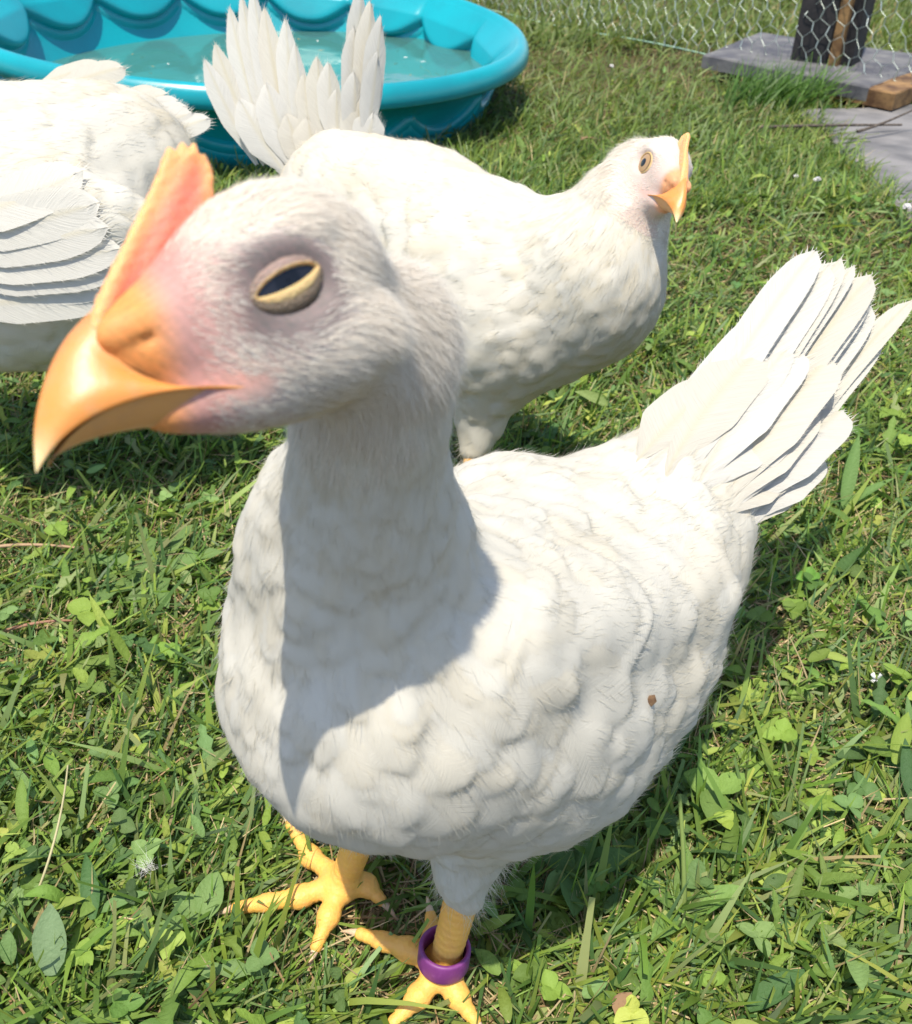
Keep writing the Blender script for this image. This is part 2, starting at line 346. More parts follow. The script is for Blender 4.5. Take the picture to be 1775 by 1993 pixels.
def long_feather(name, root, base, ctrl, tip, up, W, r, tint=(.63, .605, .54), shape='tail', cup=.10, rows=22, parent_part=None, curl=0., soft=None):
    """one big quill feather along a bezier, vane + fringe + raised shaft"""
    base, ctrl, tip = (np.asarray(x, float) for x in (base, ctrl, tip))
    cols = 9; s = np.linspace(0, 1, rows); t = np.linspace(-1, 1, cols)
    c = ((1 - s) ** 2)[:, None] * base + (2 * s * (1 - s))[:, None] * ctrl + (s ** 2)[:, None] * tip
    T_ = unit(np.gradient(c, axis=0)); sd = unit(np.cross(T_, np.asarray(up, float))); nm = np.cross(sd, T_)
    w = np.clip(.12 + 2.2 * s, 0, 1) * np.sqrt(np.clip(1 - np.clip((s - .7) / .3, 0, 1) ** (2.4 if shape == 'tail' else 1.6), 0, 1)) * (np.clip(1.4 - s ** 3.0, 0, 1) if shape == 'point' else 1) * W * .5 + .0003
    Lf = np.linalg.norm(tip - base)
    V = np.zeros((rows, cols, 3)); split = r.normal(0, 1, (rows, 2)) * .002 * Lf
    for j, tj in enumerate(t):
        back = abs(tj) ** 1.3 * W * .35
        e = (split[:, 0] if tj < 0 else split[:, 1])[:, None] * (abs(tj) > .8)
        V[:, j] = c + sd * (w * tj * (1 if tj < 0 else .85))[:, None] - nm * (cup * W * tj * tj)  + T_ * (back * (s > .05) * .6)[:, None] + T_ * e + nm * (curl * W * s ** 2 * tj)[:, None]
    V[:, cols // 2] += nm * .0004
    idx = np.arange(rows * cols).reshape(rows, cols)
    q = np.stack([idx[:-1, :-1], idx[1:, :-1], idx[1:, 1:], idx[:-1, 1:]], -1).reshape(-1, 4)
    VV = [V.reshape(-1, 3)]; tris = []; n0 = rows * cols; ex = []; uvx = []
    for side, sg in ((0, -1), (cols - 1, 1)):
        for i in range(2, rows - 1):
            for k in range(5):
                f = (k + r.random() * .8) / 5; e0 = V[i, side] * (1 - f) + V[i + 1, side] * f; e1 = V[i, side] * (1 - f - .07) + V[i + 1, side] * (f + .07)
                p = e0 + T_[i] * W * r.uniform(.06, .30) + sd[i] * sg * W * r.uniform(-.02, .07) + nm[i] * W * r.normal(0, .04)
                ex += [e0 - sd[i] * sg * W * .02, e1 - sd[i] * sg * W * .02, p]; uvx += [(s[i], sg)] * 3; tris.append((n0 + len(ex) - 3, n0 + len(ex) - 2, n0 + len(ex) - 1))
    for j in range(cols - 1):
        p = (V[-1, j] + V[-1, j + 1]) / 2 + T_[-1] * W * r.uniform(.0, .1); ex.append(p); uvx.append((1.1, t[j])); tris.append((idx[-1, j], idx[-1, j + 1], n0 + len(ex) - 1))
    VV.append(np.array(ex)); V2 = np.concatenate(VV)
    uv = np.concatenate([np.stack(np.meshgrid(s * 2.2, t, indexing='ij'), -1).reshape(-1, 2), np.array(uvx)]) + [r.random() * 9, 0]
    colr = np.tile(np.array(tint), (len(V2), 1)) * r.uniform(.97, 1.03)
    colr[idx[:, cols // 2]] = np.array(tint) * (.98, .95, .86)
    nA = np.concatenate([np.repeat(nm, cols, 0), np.repeat(nm[rows // 2][None], len(ex), 0)])
    if soft is not None: nA = nA * .3 + unit(cr3(*soft)) * .7
    o = build(name, V2, q, tris, M['feather'], None, colr, uv, nrm=unit(nA), nmix=.5)
    if parent_part is not None: o.parent = parent_part
    elif root is not None: child(o, root)
    return o

# ------------------------------------------------------------------ ground, board, stone, fence, pool
def ground():
    n = 60
    xs = np.concatenate([-np.geomspace(40, .8, 14), np.linspace(-.7, .7, 50), np.geomspace(.8, 40, 14)])
    ys = np.concatenate([-np.geomspace(30, .5, 8), np.linspace(0, 2.2, 60), np.geomspace(2.3, 80, 22)])
    X, Y = np.meshgrid(xs, ys, indexing='ij')
    Z = -.006 + .006 * np.sin(X * 7 + 1.3) * np.cos(Y * 5.1) + .004 * np.sin(X * 17 + Y * 13)
    idx = np.arange(X.size).reshape(X.shape)
    q = np.stack([idx[:-1, :-1], idx[1:, :-1], idx[1:, 1:], idx[:-1, 1:]], -1).reshape(-1, 4)
    tag(build('ground', np.stack([X, Y, Z], -1).reshape(-1, 3), q, None, M['soil']), kind='structure')
ground()

def prism(name, poly, z0, z1, m, root=None, bevel=.004, jag=0., seed=0):
    r = np.random.default_rng(seed)
    p = np.array(poly, float); pts = []
    for i in range(len(p)):
        a, b = p[i], p[(i + 1) % len(p)]; k = max(1, int(np.linalg.norm(b - a) / .05)) if jag else 1
        for j in range(k): pts.append(a + (b - a) * j / k + (r.normal(0, jag, 2) if j else 0))
    p = np.array(pts); c = p.mean(0); n = len(p); ins = c + (p - c) * (1 - bevel / np.linalg.norm(p - c, axis=1).mean())
    zt = z1 + (r.normal(0, jag * .3, n) if jag else np.zeros(n))
    V = np.concatenate([np.c_[p, np.full(n, z0)], np.c_[p, zt - bevel], np.c_[ins, zt], [[*c, z1]]])
    i = np.arange(n); j = (i + 1) % n
    q = np.concatenate([np.stack([i, j, j + n, i + n], 1), np.stack([i + n, j + n, j + 2 * n, i + 2 * n], 1)])
    t = np.stack([i + 2 * n, j + 2 * n, np.full(n, 3 * n)], 1)
    o = build(name, V, q, t, m, None, smooth=False)
    if root is not None: child(o, root)
    return o
def boxy(name, c, half, axis, m, root=None, bevel=.002):
    """box: c centre of base, half = (half along axis, half across, height)"""
    ax = unit(np.array([axis[0], axis[1]])); ay = np.array([-ax[1], ax[0]]); c = np.asarray(c, float)
    poly = [c[:2] + ax * sx * half[0] + ay * sy * half[1] for sx, sy in ((-1, -1), (1, -1), (1, 1), (-1, 1))]
    return prism(name, poly, c[2], c[2] + half[2], m, root, bevel)

# weathered board lying under the fence
A_, B_ = G(1368, 106, .045)[:2], G(1742, 178, .045)[:2]
bd = empty('weathered_board', (*((A_ + B_) / 2), 0)); tag(bd, 'grey weathered board lying on the ground under the wire fence', 'board')
prism('plank', [A_, B_ + [-.03, .04], B_ + [.22, .30], A_ + [.19, .27]], .020, .045, M['grey_wood'], bd, .003, .002, 3)
e_ = B_ + [-.03, .04]
tag(prism('split_end', [e_ + [-.048, .0635], e_ + [.0012, -.0015], e_ + [.032, -.042], e_ + [.085, .01], e_ + [.262, .25], e_ + [.254, .263], e_ + [.004, .004]], .014, .0425, M['brown_wood'], bd, .0025, .0015, 4), 'tan split end of the board')
st_ = prism('flagstone', [(.615, 1.72), (.625, 1.60), (.60, 1.45), (.595, 1.30), (.585, 1.10), (.66, .95), (1.0, .9), (1.3, 1.2), (1.25, 1.62), (.95, 1.78)], -.02, .012, M['stone'], None, .006, .004, 5)
tag(st_, 'flat grey flagstone beside the weathered board at the right edge', 'stone')

# wire fence with dark post
F0, F1 = np.array([-.45, 3.55]), np.array([1.35, 1.065])
fd = unit(F1 - F0); fl = np.linalg.norm(F1 - F0)
fence = empty('wire_fence', (*((F0 + F1) / 2), 0)); tag(fence, 'hexagonal chicken wire fence with a dark wooden post', 'fence')
def tube(pts, rad, sides=5, closed=False):
    pts = np.asarray(pts, float); t = unit(np.gradient(pts, axis=0)); ref = np.array([.31, .22, .92]); a = unit(np.cross(t, ref)); b = np.cross(t, a)
    rad = np.broadcast_to(rad, (len(pts),)); an = np.arange(sides) / sides * 2 * np.pi
    V = pts[:, None] + (a[:, None] * np.cos(an)[None, :, None] + b[:, None] * np.sin(an)[None, :, None]) * rad[:, None, None]
    i = np.arange(len(pts) - 1)[:, None] * sides; k = np.arange(sides)[None]; k2 = (k + 1) % sides
    return V.reshape(-1, 3), np.stack([i + k, i + k2, i + sides + k2, i + sides + k], -1).reshape(-1, 4)
def wire_mesh():
    r = np.random.default_rng(11); parts = []; pw, ph = .033, .026
    nx, nz = int(fl / pw), 19
    jit = {}
    def node(i, j, up):
        k = (i, j, up)
        if k not in jit:
            x = (i + .5 * (j % 2)) * pw; z = .022 + j * ph + (0 if up else ph * .52)
            jit[k] = (x + r.normal(0, .0018), z + r.normal(0, .0015), r.normal(0, .003))
        x, z, y = jit[k]; sag = .012 * math.sin(x * 2.3) ; p = F0 + fd * x + np.array([-fd[1], fd[0]]) * (y + sag)
        return np.array([p[0], p[1], z])
    for j in range(nz):
        for i in range(nx):
            a, b = node(i, j, True), node(i, j, False)
            parts.append(tube([a, (a + b) / 2, b], .0011, 4))                     # twisted upright
            if j + 1 < nz:
                for di in ((0, 1) if j % 2 else (-1, 0)):
                    if 0 <= i + di < nx:
                        c = node(i + di, j + 1, True); parts.append(tube([b, (b + c) / 2, c], .0006, 3))
    return parts
wm = wire_mesh()
V, Q = merge(wm); child(build('wire_netting', V, Q, None, M['wire']), fence)
bw = [np.array([*(F0 + fd * x), .02 + .003 * math.sin(x * 9)]) for x in np.linspace(0, fl, 60)]
V, Q = tube(bw, .0016, 5); child(build('bottom_wire', V, Q, None, M['wire_green']), fence)
pc = G(1592, 122, .045); pa = unit(np.array([.80, -.60]))
post = boxy('post', (*(pc[:2] + [.0, .03]), .045), (.036, .03, .62), pa, M['dark_wood'], fence)
boxy('batten', (*(pc[:2] + pa * .046 + [.0, .022]), .0455), (.0095, .034, .60), pa, M['brown_wood'], fence)
boxy('post', (*(pc[:2] + pa * .072 + [.0, .04]), .0455), (.016, .03, .61), pa, M['dark_wood'], fence)

# plastic paddling pool
def pool():
    c0 = np.array([-.365, 1.783]); R = .495; H = .15
    root = empty('paddling_pool', (*c0, 0)); tag(root, 'round turquoise plastic paddling pool with scalloped inner wall', 'pool')
    n = 300; th = np.arange(n) / n * 2 * np.pi; ta, tb_ = math.tan(R_(2.1)), math.tan(R_(-4.6))
    def ring(r, z):                                       # the pool stands a little askew on the uneven lawn
        x, y = r * np.cos(th), r * np.sin(th); return np.stack([c0[0] + x, c0[1] + y, z + y * ta + x * tb_], -1)
    rings = [ring(np.full(n, .001), .012), ring(np.full(n, .2), .012), ring(np.full(n, .37), .012)]
    ph = (th * 15 / (2 * np.pi)) % 1; cusp = np.abs(2 * ph - 1); tb = .40 + .28 * cusp ** 2.2
    def wall_r(t):
        m = 1 / (1 + np.exp(-(t - tb) * 42)); lobe = m * (.012 + .016 * np.sqrt(np.clip(1 - cusp ** 2, 0, 1))) * np.clip((1.02 - t) / .25, 0, 1)
        return .392 + .075 * t ** .9 - lobe * .9 + .008 * (1 - m)
    for t in np.linspace(0, 1, 44): rings.append(ring(wall_r(t), .014 + (H - .016) * t))
    for r_, z_ in [(.470, H + .001), (.474, H + .006), (.481, H + .008), (.488, H + .005), (R - .001, H - .004), (R, H - .014), (R - .001, H - .022), (R - .005, H - .025), (R - .009, H - .020), (.466, H - .022)]: rings.append(ring(np.full(n, r_), z_))
    for t in np.linspace(1, 0, 28):
        m = 1 / (1 + np.exp(-(t - tb) * 42)); lobe = m * (.010 + .010 * np.sqrt(np.clip(1 - cusp ** 2, 0, 1))) * np.clip((1.02 - t) / .25, 0, 1)
        rings.append(ring(.400 + .068 * t - lobe * .8, .002 + (H - .026) * t))
    rings.append(ring(np.full(n, .001), .001))
    V = np.concatenate(rings); i = np.arange(len(rings) - 1)[:, None] * n; k = np.arange(n)[None]; k2 = (k + 1) % n
    child(build('shell', V, np.stack([i + k, i + k2, i + n + k2, i + n + k], -1).reshape(-1, 4), None, M['pool']), root)
    wz = .062; r = np.full(n, .40)                         # level water reaching the wall all round
    for _ in range(8):
        t = np.clip((wz - r * np.sin(th) * ta - r * np.cos(th) * tb_ - .014) / (H - .016), .02, 1); r = wall_r(t) + .001
    f = np.linspace(.001, 1, 14); V = np.concatenate([np.stack([c0[0] + r * g * np.cos(th), c0[1] + r * g * np.sin(th), np.full(n, wz)], -1) for g in f]); i = np.arange(13)[:, None] * n
    tag(build('water', V, np.stack([i + k, i + n + k, i + n + k2, i + k2], -1).reshape(-1, 4), None, M['water']), kind='structure')
pool()
def floaters():
    r = np.random.default_rng(31); n = 46; a = r.random(n) * 6.283; d = np.sqrt(r.random(n)) * .33; P = np.stack([-.365 + d * np.cos(a), 1.783 + d * np.sin(a), np.full(n, .0628)], 1)
    L = r.uniform(.004, .016, n); th = r.random(n) * 6.283; D = np.stack([np.cos(th), np.sin(th), 0 * th], 1); S = np.stack([-D[:, 1], D[:, 0], D[:, 2]], 1); w = r.uniform(.0006, .0022, n)
    V = np.stack([P - D * L[:, None] / 2, P + S * w[:, None] + [0, 0, .0006], P + D * L[:, None] / 2, P - S * w[:, None]], 1).reshape(-1, 3)
    c = np.where((r.random(n) < .6)[:, None], np.array([[.75, .74, .7]]), np.array([[.3, .27, .12]])); o = build('floating_bits', V, np.arange(4 * n).reshape(n, 4), None, M['straw'], None, np.repeat(c, 4, 0))
    tag(o, 'tiny bits of down and grass floating on the pool water', 'debris', kind='stuff')
floaters()

# ------------------------------------------------------------------ chickens
def cr(a): return np.asarray(a, float)
def interp(tab, s):
    tab = cr(tab); x = np.linspace(0, 1, len(tab)); out = np.stack([np.interp(s, x, tab[:, i]) for i in range(tab.shape[1])], 1)
    k = max(1, len(s) // (2 * len(tab)))
    for _ in range(2):                                   # soften the corners
        o2 = out.copy(); o2[k:-k] = (out[:-2 * k] + out[k:-k] * 2 + out[2 * k:]) / 4; out = o2
    return out
EYE = cr((-.4, -2.55, .4)); EYE_R = 16.0
def head_sdf(q, carve=3.4):
    y = np.abs(q[:, 1]); p = np.stack([q[:, 0], y, q[:, 2]], 1)
    d = ell(p, (-5, 0, 2.5), (19, 13.4, 15.2))
    d = smin(d, ell(p, (8.5, 0, -3.2), (15, 8.6, 10.8)), 8)
    d = smin(d, ell(p, (-3, 0, -12), (15, 9.2, 8)), 8)
    d = smin(d, ell(p, (18.2, 0, -3.6), (9.6, 6.3, 6.6)), 4)
    d = smin(d, ell(p, (8, 0, -15), (15, 6.5, 4.6)), 5)
    d = smin(d, cap(p, (6, 9.3, 6.3), (-6, 11.0, 8.3), 1.3, 1.5), 5)
    d = smin(d, ell(p, (-8, 8.5, -9), (8, 5, 7)), 6)
    d = smin(d, ell(p, (-15.5, 10.3, -8.5), (4, 2.6, 4.8)), 3)
    d = smin(d, ell(p, (22.4, 5.0, -1.7), (4.8, 2.0, 2.9), unit(cr([[.93, -.2, -.2], [.2, 1, 0], [.2, 0, 1]]))), 1.4)
    d = smax(d, -cap(p, (26.6, 5.9, -5.2), (20.4, 7.2, -3.9), .7, .9), .6)
    d = smax(d, -ell(p, (-.6, 14.9, .4 - (.9 if carve < 4 else 0)), (7.9 if carve < 4 else 8.6, carve, 5.0 if carve < 4 else 6.8)), 1.4)
    return d
def lerp3(a, b, t): return cr(a) * (1 - t)[:, None] + cr(b) * t[:, None]
def sstep(a, b, x): t = np.clip((x - a) / (b - a), 0, 1); return t * t * (3 - 2 * t)
def skin_colour(q, r, pale=0.):
    y = np.abs(q[:, 1]); n = len(q)
    col = np.tile(cr((.56, .45, .40)), (n, 1))
    de = np.sqrt(((q[:, 0] + .3) / 1.15) ** 2 + (q[:, 2] - .4) ** 2)
    dusky = (1 - sstep(7, 12.5, de + .35 * np.clip(q[:, 2], -4, 9))) * (y > 5)
    col = col * (1 - dusky * .9)[:, None] + cr((.135, .105, .10)) * (dusky * .9)[:, None]
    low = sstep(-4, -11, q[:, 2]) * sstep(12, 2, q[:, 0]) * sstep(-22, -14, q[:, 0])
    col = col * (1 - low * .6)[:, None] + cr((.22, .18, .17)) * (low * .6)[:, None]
    pink = sstep(4, 14, q[:, 0])
    col = col * (1 - pink)[:, None] + cr((.42, .23, .20)) * pink[:, None]
    ora = sstep(15, 21, q[:, 0])
    col = col * (1 - ora)[:, None] + cr((.64, .255, .075)) * ora[:, None]
    red = np.exp(-((y) / 4.5) ** 2) * sstep(18, 12, q[:, 0]) * sstep(-3, 4, q[:, 0]) * sstep(0, 5, q[:, 2])
    col = col * (1 - red * .85)[:, None] + cr((.72, .13, .09)) * (red * .85)[:, None]
    gp = np.exp(-(((q[:, 0] - 8) / 5) ** 2 + ((q[:, 2] + 12.5) / 2.5) ** 2)) * (y > 4)
    col = col * (1 - gp * .45)[:, None] + cr((.58, .22, .15)) * (gp * .45)[:, None]
    thr = np.exp(-(((q[:, 0] + 1) / 9) ** 2 + ((q[:, 2] + 20) / 3) ** 2))
    col = col * (1 - thr * .5)[:, None] + cr((.40, .24, .2)) * (thr * .5)[:, None]
    far = np.maximum(sstep(21, 27, np.linalg.norm(q, axis=1)) * (q[:, 0] < 7), .8 * np.maximum(sstep(6, 11, q[:, 2]) * sstep(14, 6, q[:, 0]) * sstep(2, 5, y), sstep(-9, -14, q[:, 0])))
    mot = np.sin(q[:, 0] * 3.1 + q[:, 2] * 1.7) * np.sin(q[:, 2] * 3.7 - q[:, 0] * 1.1) + .7 * np.sin(q[:, 0] * 6.3 + 1) * np.sin(q[:, 2] * 5.9 + q[:, 1])
    col = np.clip(col * (1 + .13 * mot)[:, None] + np.outer(mot, cr((.010, -.004, -.002))), .02, .9)
    if pale:
        k = (pale * (1 - .75 * ora) * (1 - .5 * gp))[:, None]; col = col * (1 - k) + cr((.58, .47, .40)) * k
    return col * (1 - far)[:, None] + cr((.61, .56, .49)) * far[:, None]
BT = [(26.0, 0, 2.0), (29.9, 0, -.5), (33.2, 0, -4.0), (36.2, 0, -8.4), (38.5, 0, -13.2), (39.7, 0, -18.8)]
BB = [(6.5, 8.7, -14.2), (14, 7.9, -12.2), (22.5, 6.7, -11.6), (30.5, 4.9, -12.6), (36.2, 2.9, -15.2), (39.6, .35, -18.9)]
BK = [(-2, 0, -17.5), (10, 0, -17.8), (20, 0, -16.6), (28, 0, -15.8), (34, 0, -16.4), (37.5, 0, -17.6)]
def make_beak(root, to_world, r, res=1.0):
    ns, nu = int(40 * res), int(15 * res); s = np.linspace(0, 1, ns); T, B = interp(BT, s), interp(BB, s)
    rows = []
    for sg in (1, -1):
        pts = []
        for k in range(nu + 4):
            if k < nu:
                u = k / (nu - 1); Mc = (T + B) / 2; wm_ = (1 - sstep(0, .62, s))[:, None]; Mc = Mc * (1 - wm_) + cr((28.5, 0, -11.5)) * wm_
                p = (1 - u) ** 2 * T + 2 * u * (1 - u) * Mc + u * u * B; p[:, 1] = sg * B[:, 1] * np.sin(u * np.pi / 2) ** .72 * (1 - .25 * wm_[:, 0] * np.sin(u * np.pi))
                bulge = np.sin(u * np.pi) * s * (1 - s) * 2.0; p[:, 1] += sg * bulge * .6; p[:, 2] += bulge * .35
            else:
                u = (k - nu + 1) / 4; p = B.copy(); p[:, 1] = sg * B[:, 1] * (1 - u); p[:, 2] += u * 1.6 * (1 - s)
            pts.append(p)
        rows.append(np.stack(pts, 1))
    W = np.concatenate([rows[0], rows[1][:, ::-1]], 1)
    n1, n2 = W.shape[:2]; idx = np.arange(n1 * n2).reshape(n1, n2)
    q = np.stack([idx[:-1, :-1], idx[:-1, 1:], idx[1:, 1:], idx[1:, :-1]], -1).reshape(-1, 4)
    L_ = W.reshape(-1, 3); tip = sstep(34, 40, L_[:, 0]) * sstep(-11, -18.5, L_[:, 2])
    col = np.tile(cr((.66, .255, .055)), (len(L_), 1)); up = sstep(-12, 0, L_[:, 2])[:, None]
    col = col * (1 - up * .5) + cr((.68, .25, .085)) * up * .5
    col = col * (1 - tip)[:, None] + cr((.80, .66, .36)) * tip[:, None]
    gape = sstep(15, 8, L_[:, 0])[:, None]; col = col * (1 - gape * .5) + cr((.74, .28, .14)) * gape * .5
    child(build('upper_beak', to_world(L_), q, None, M['beak'], None, col, weld=True), root)
    # lower mandible
    K = interp(BK, s); pts = []
    Bl = B.copy(); Bl[:, 1] *= .9; Bl[:, 2] += .15; Bl[:, 0] -= .8 * s * 2
    for k in range(25):
        u = k / 24 * 2 - 1; w = np.abs(u) ** 1.6
        p = K * (1 - w) + Bl * w; p[:, 1] = Bl[:, 1] * np.sign(u) * np.abs(u) ** .62; pts.append(p)
    W = np.stack(pts, 1); n1, n2 = W.shape[:2]; idx = np.arange(n1 * n2).reshape(n1, n2)
    q = np.stack([idx[:-1, :-1], idx[:-1, 1:], idx[1:, 1:], idx[1:, :-1]], -1).reshape(-1, 4)
    L_ = W.reshape(-1, 3); col = np.tile(cr((.60, .30, .10)), (len(L_), 1)); b = sstep(20, 6, L_[:, 0])[:, None]
    col = col * (1 - b * .7) + cr((.50, .24, .18)) * b * .7
    child(build('lower_beak', to_world(L_), q, None, M['beak'], None, col), root)
COMB = [(27, .5), (25, 4.8), (22.3, 8.8), (19.4, 12.8), (16.4, 17.0), (13.6, 21.0), (11.6, 24.6), (10.2, 27.6), (8.8, 26.2), (7.6, 28.0), (6.4, 25.8), (5.4, 27.2), (4.4, 24.4), (3.4, 24.6), (2.4, 21.0), (2.6, 17.5), (4, 12), (12, 4), (20, -3), (27, -5)]
_cb = cr(COMB); _h = ((_cb[:, 0] - 27) * .6 + (_cb[:, 1] + 1) * .8); COMB = [tuple(p - cr((.6, .8)) * (.30 * max(h, 0))) for p, h in zip(_cb, _h)]
def poly_sd(x, z, poly):
    p = cr(poly); d = np.full(len(x), 1e9); s = np.ones(len(x))
    for i in range(len(p)):
        a = p[i]; b = p[i - 1]; e = b - a; wx, wz = x - a[0], z - a[1]
        t = np.clip((wx * e[0] + wz * e[1]) / (e @ e), 0, 1); d = np.minimum(d, (wx - e[0] * t) ** 2 + (wz - e[1] * t) ** 2)
        c1 = z >= a[1]; c2 = z < b[1]; c3 = e[0] * wz > e[1] * wx
        f = (c1 & c2 & c3) | (~c1 & ~c2 & ~c3); s = np.where(f, -s, s)
    return s * np.sqrt(d)
def comb_sdf(q):
    x, y, z = q.T; ht = (z - (18 - .72 * x)); lean = 0
    yy = y - .05 * np.clip(ht, 0, 9) - .5 * np.sin(x * .35) * np.clip(ht, 0, 8) / 8
    d2 = poly_sd(x, z, COMB); th = 1.1 + 1.0 * sstep(9, 0, ht) + .3 * np.sin(x * 1.3 + z * .9) * .5
    w = np.stack([d2 + .9, np.abs(yy) - th + .9], 1)
    return np.minimum(w.max(1), 0) + np.sqrt((np.maximum(w, 0) ** 2).sum(1)) - .9 - .16 * np.sin(x * 2.1 + z) * np.sin(z * 2.3 - x * .7) * np.sin(y * 2 + x * 1.1 + 1)
def make_eye(root, to_world, side, opening, r, iris, n=72):
    ul, hu, hl, tilt = opening
    t = np.arange(n) / n * 2 * np.pi; pw = 1.35 if hu < 3 else 1.0
    sn = np.sin(t); Iu = ul * np.cos(t); Iw = np.where(sn > 0, hu, hl) * np.sign(sn) * np.abs(sn) ** pw
    Ou = (6.9 if hu < 3 else 7.5) * np.cos(t); Ow = np.where(sn > 0, 3.9 if hu < 3 else 6.5, 5.4 if hu < 3 else 6.2) * sn
    ct, st = math.cos(tilt), math.sin(tilt)
    rad = [(-.03, -.8), (0, -.1), (.04, .25), (.12, .45), (.26, .42), (.36, .22), (.46, .30), (.62, .18), (.8, -.2), (1.0, -1.8)]
    V, col = [], []
    for f, h in rad:
        u = Iu + (Ou - Iu) * f; w = Iw + (Ow - Iw) * f
        x = u * ct + w * st; z = -u * st + w * ct
        ru = np.sqrt(np.clip(EYE_R ** 2 - x ** 2 - z ** 2, .5, None)); v = np.stack([x, ru, z], 1)
        wr = .12 * np.sin(t * 17 + f * 20) * (f > .3)
        v = v / EYE_R * (EYE_R + (h + wr)[:, None] * .9)
        v = np.stack([v[:, 0] + v[:, 1] * .08 - EYE_R * .08, v[:, 1] - v[:, 0] * .08, v[:, 2]], 1)
        V.append(v + EYE)
        low = np.clip(-sn, 0, 1); e = 1 - sstep(.12, .24, np.full(n, f) - .16 * low)
        if hu >= 3: e = 1 - sstep(.35, .8, np.full(n, f))
        c = e[:, None] * (cr((.56, .38, .16)) * (1 - low[:, None] * .35) + cr((.50, .41, .20)) * low[:, None] * .35) + (1 - e)[:, None] * cr((.19, .14, .095) if hu < 3 else (.62, .42, .32))
        if hu < 3: c = c * (1 - ((1 - e) * np.clip(sn, 0, 1) * .9)[:, None]) + cr((.30, .21, .18)) * ((1 - e) * np.clip(sn, 0, 1) * .9)[:, None]
        col.append(c)
    V = np.concatenate(V); V[:, 1] *= side; i = np.arange(len(rad) - 1)[:, None] * n; k = np.arange(n)[None]; k2 = (k + 1) % n
    q = np.stack([i + k, i + k2, i + n + k2, i + n + k], -1).reshape(-1, 4)
    child(build('eyelid', to_world(V), q, None, M['lid'], None, np.concatenate(col)), root)
    # eyeball
    nu, nv = 32, 20; a = np.arange(nu) / nu * 2 * np.pi; b = np.linspace(0.01, .46, nv)
    V = np.stack([np.stack([np.cos(a) * math.sin(x), np.full(nu, math.cos(x)), np.sin(a) * math.sin(x)], 1) for x in b]).reshape(-1, 3) * (EYE_R - (.35 if hu < 3 else .05))
    V = np.stack([V[:, 0] + V[:, 1] * .08 - EYE_R * .08, V[:, 1] - V[:, 0] * .08, V[:, 2]], 1) + EYE
    ang = np.repeat(b, nu); pup = ang < .15
    col = np.where(pup[:, None], cr((.004, .004, .005)), cr(iris)); ring_ = (ang > .30)[:, None]; col = np.where(ring_, cr(iris) * .35, col)
    V[:, 1] *= side; i = np.arange(nv - 1)[:, None] * nu; k = np.arange(nu)[None]; k2 = (k + 1) % nu
    q = np.stack([i + k, i + k2, i + nu + k2, i + nu + k], -1).reshape(-1, 4)
    child(build('eye', to_world(V), q, None, M['eye'], None, col), root)

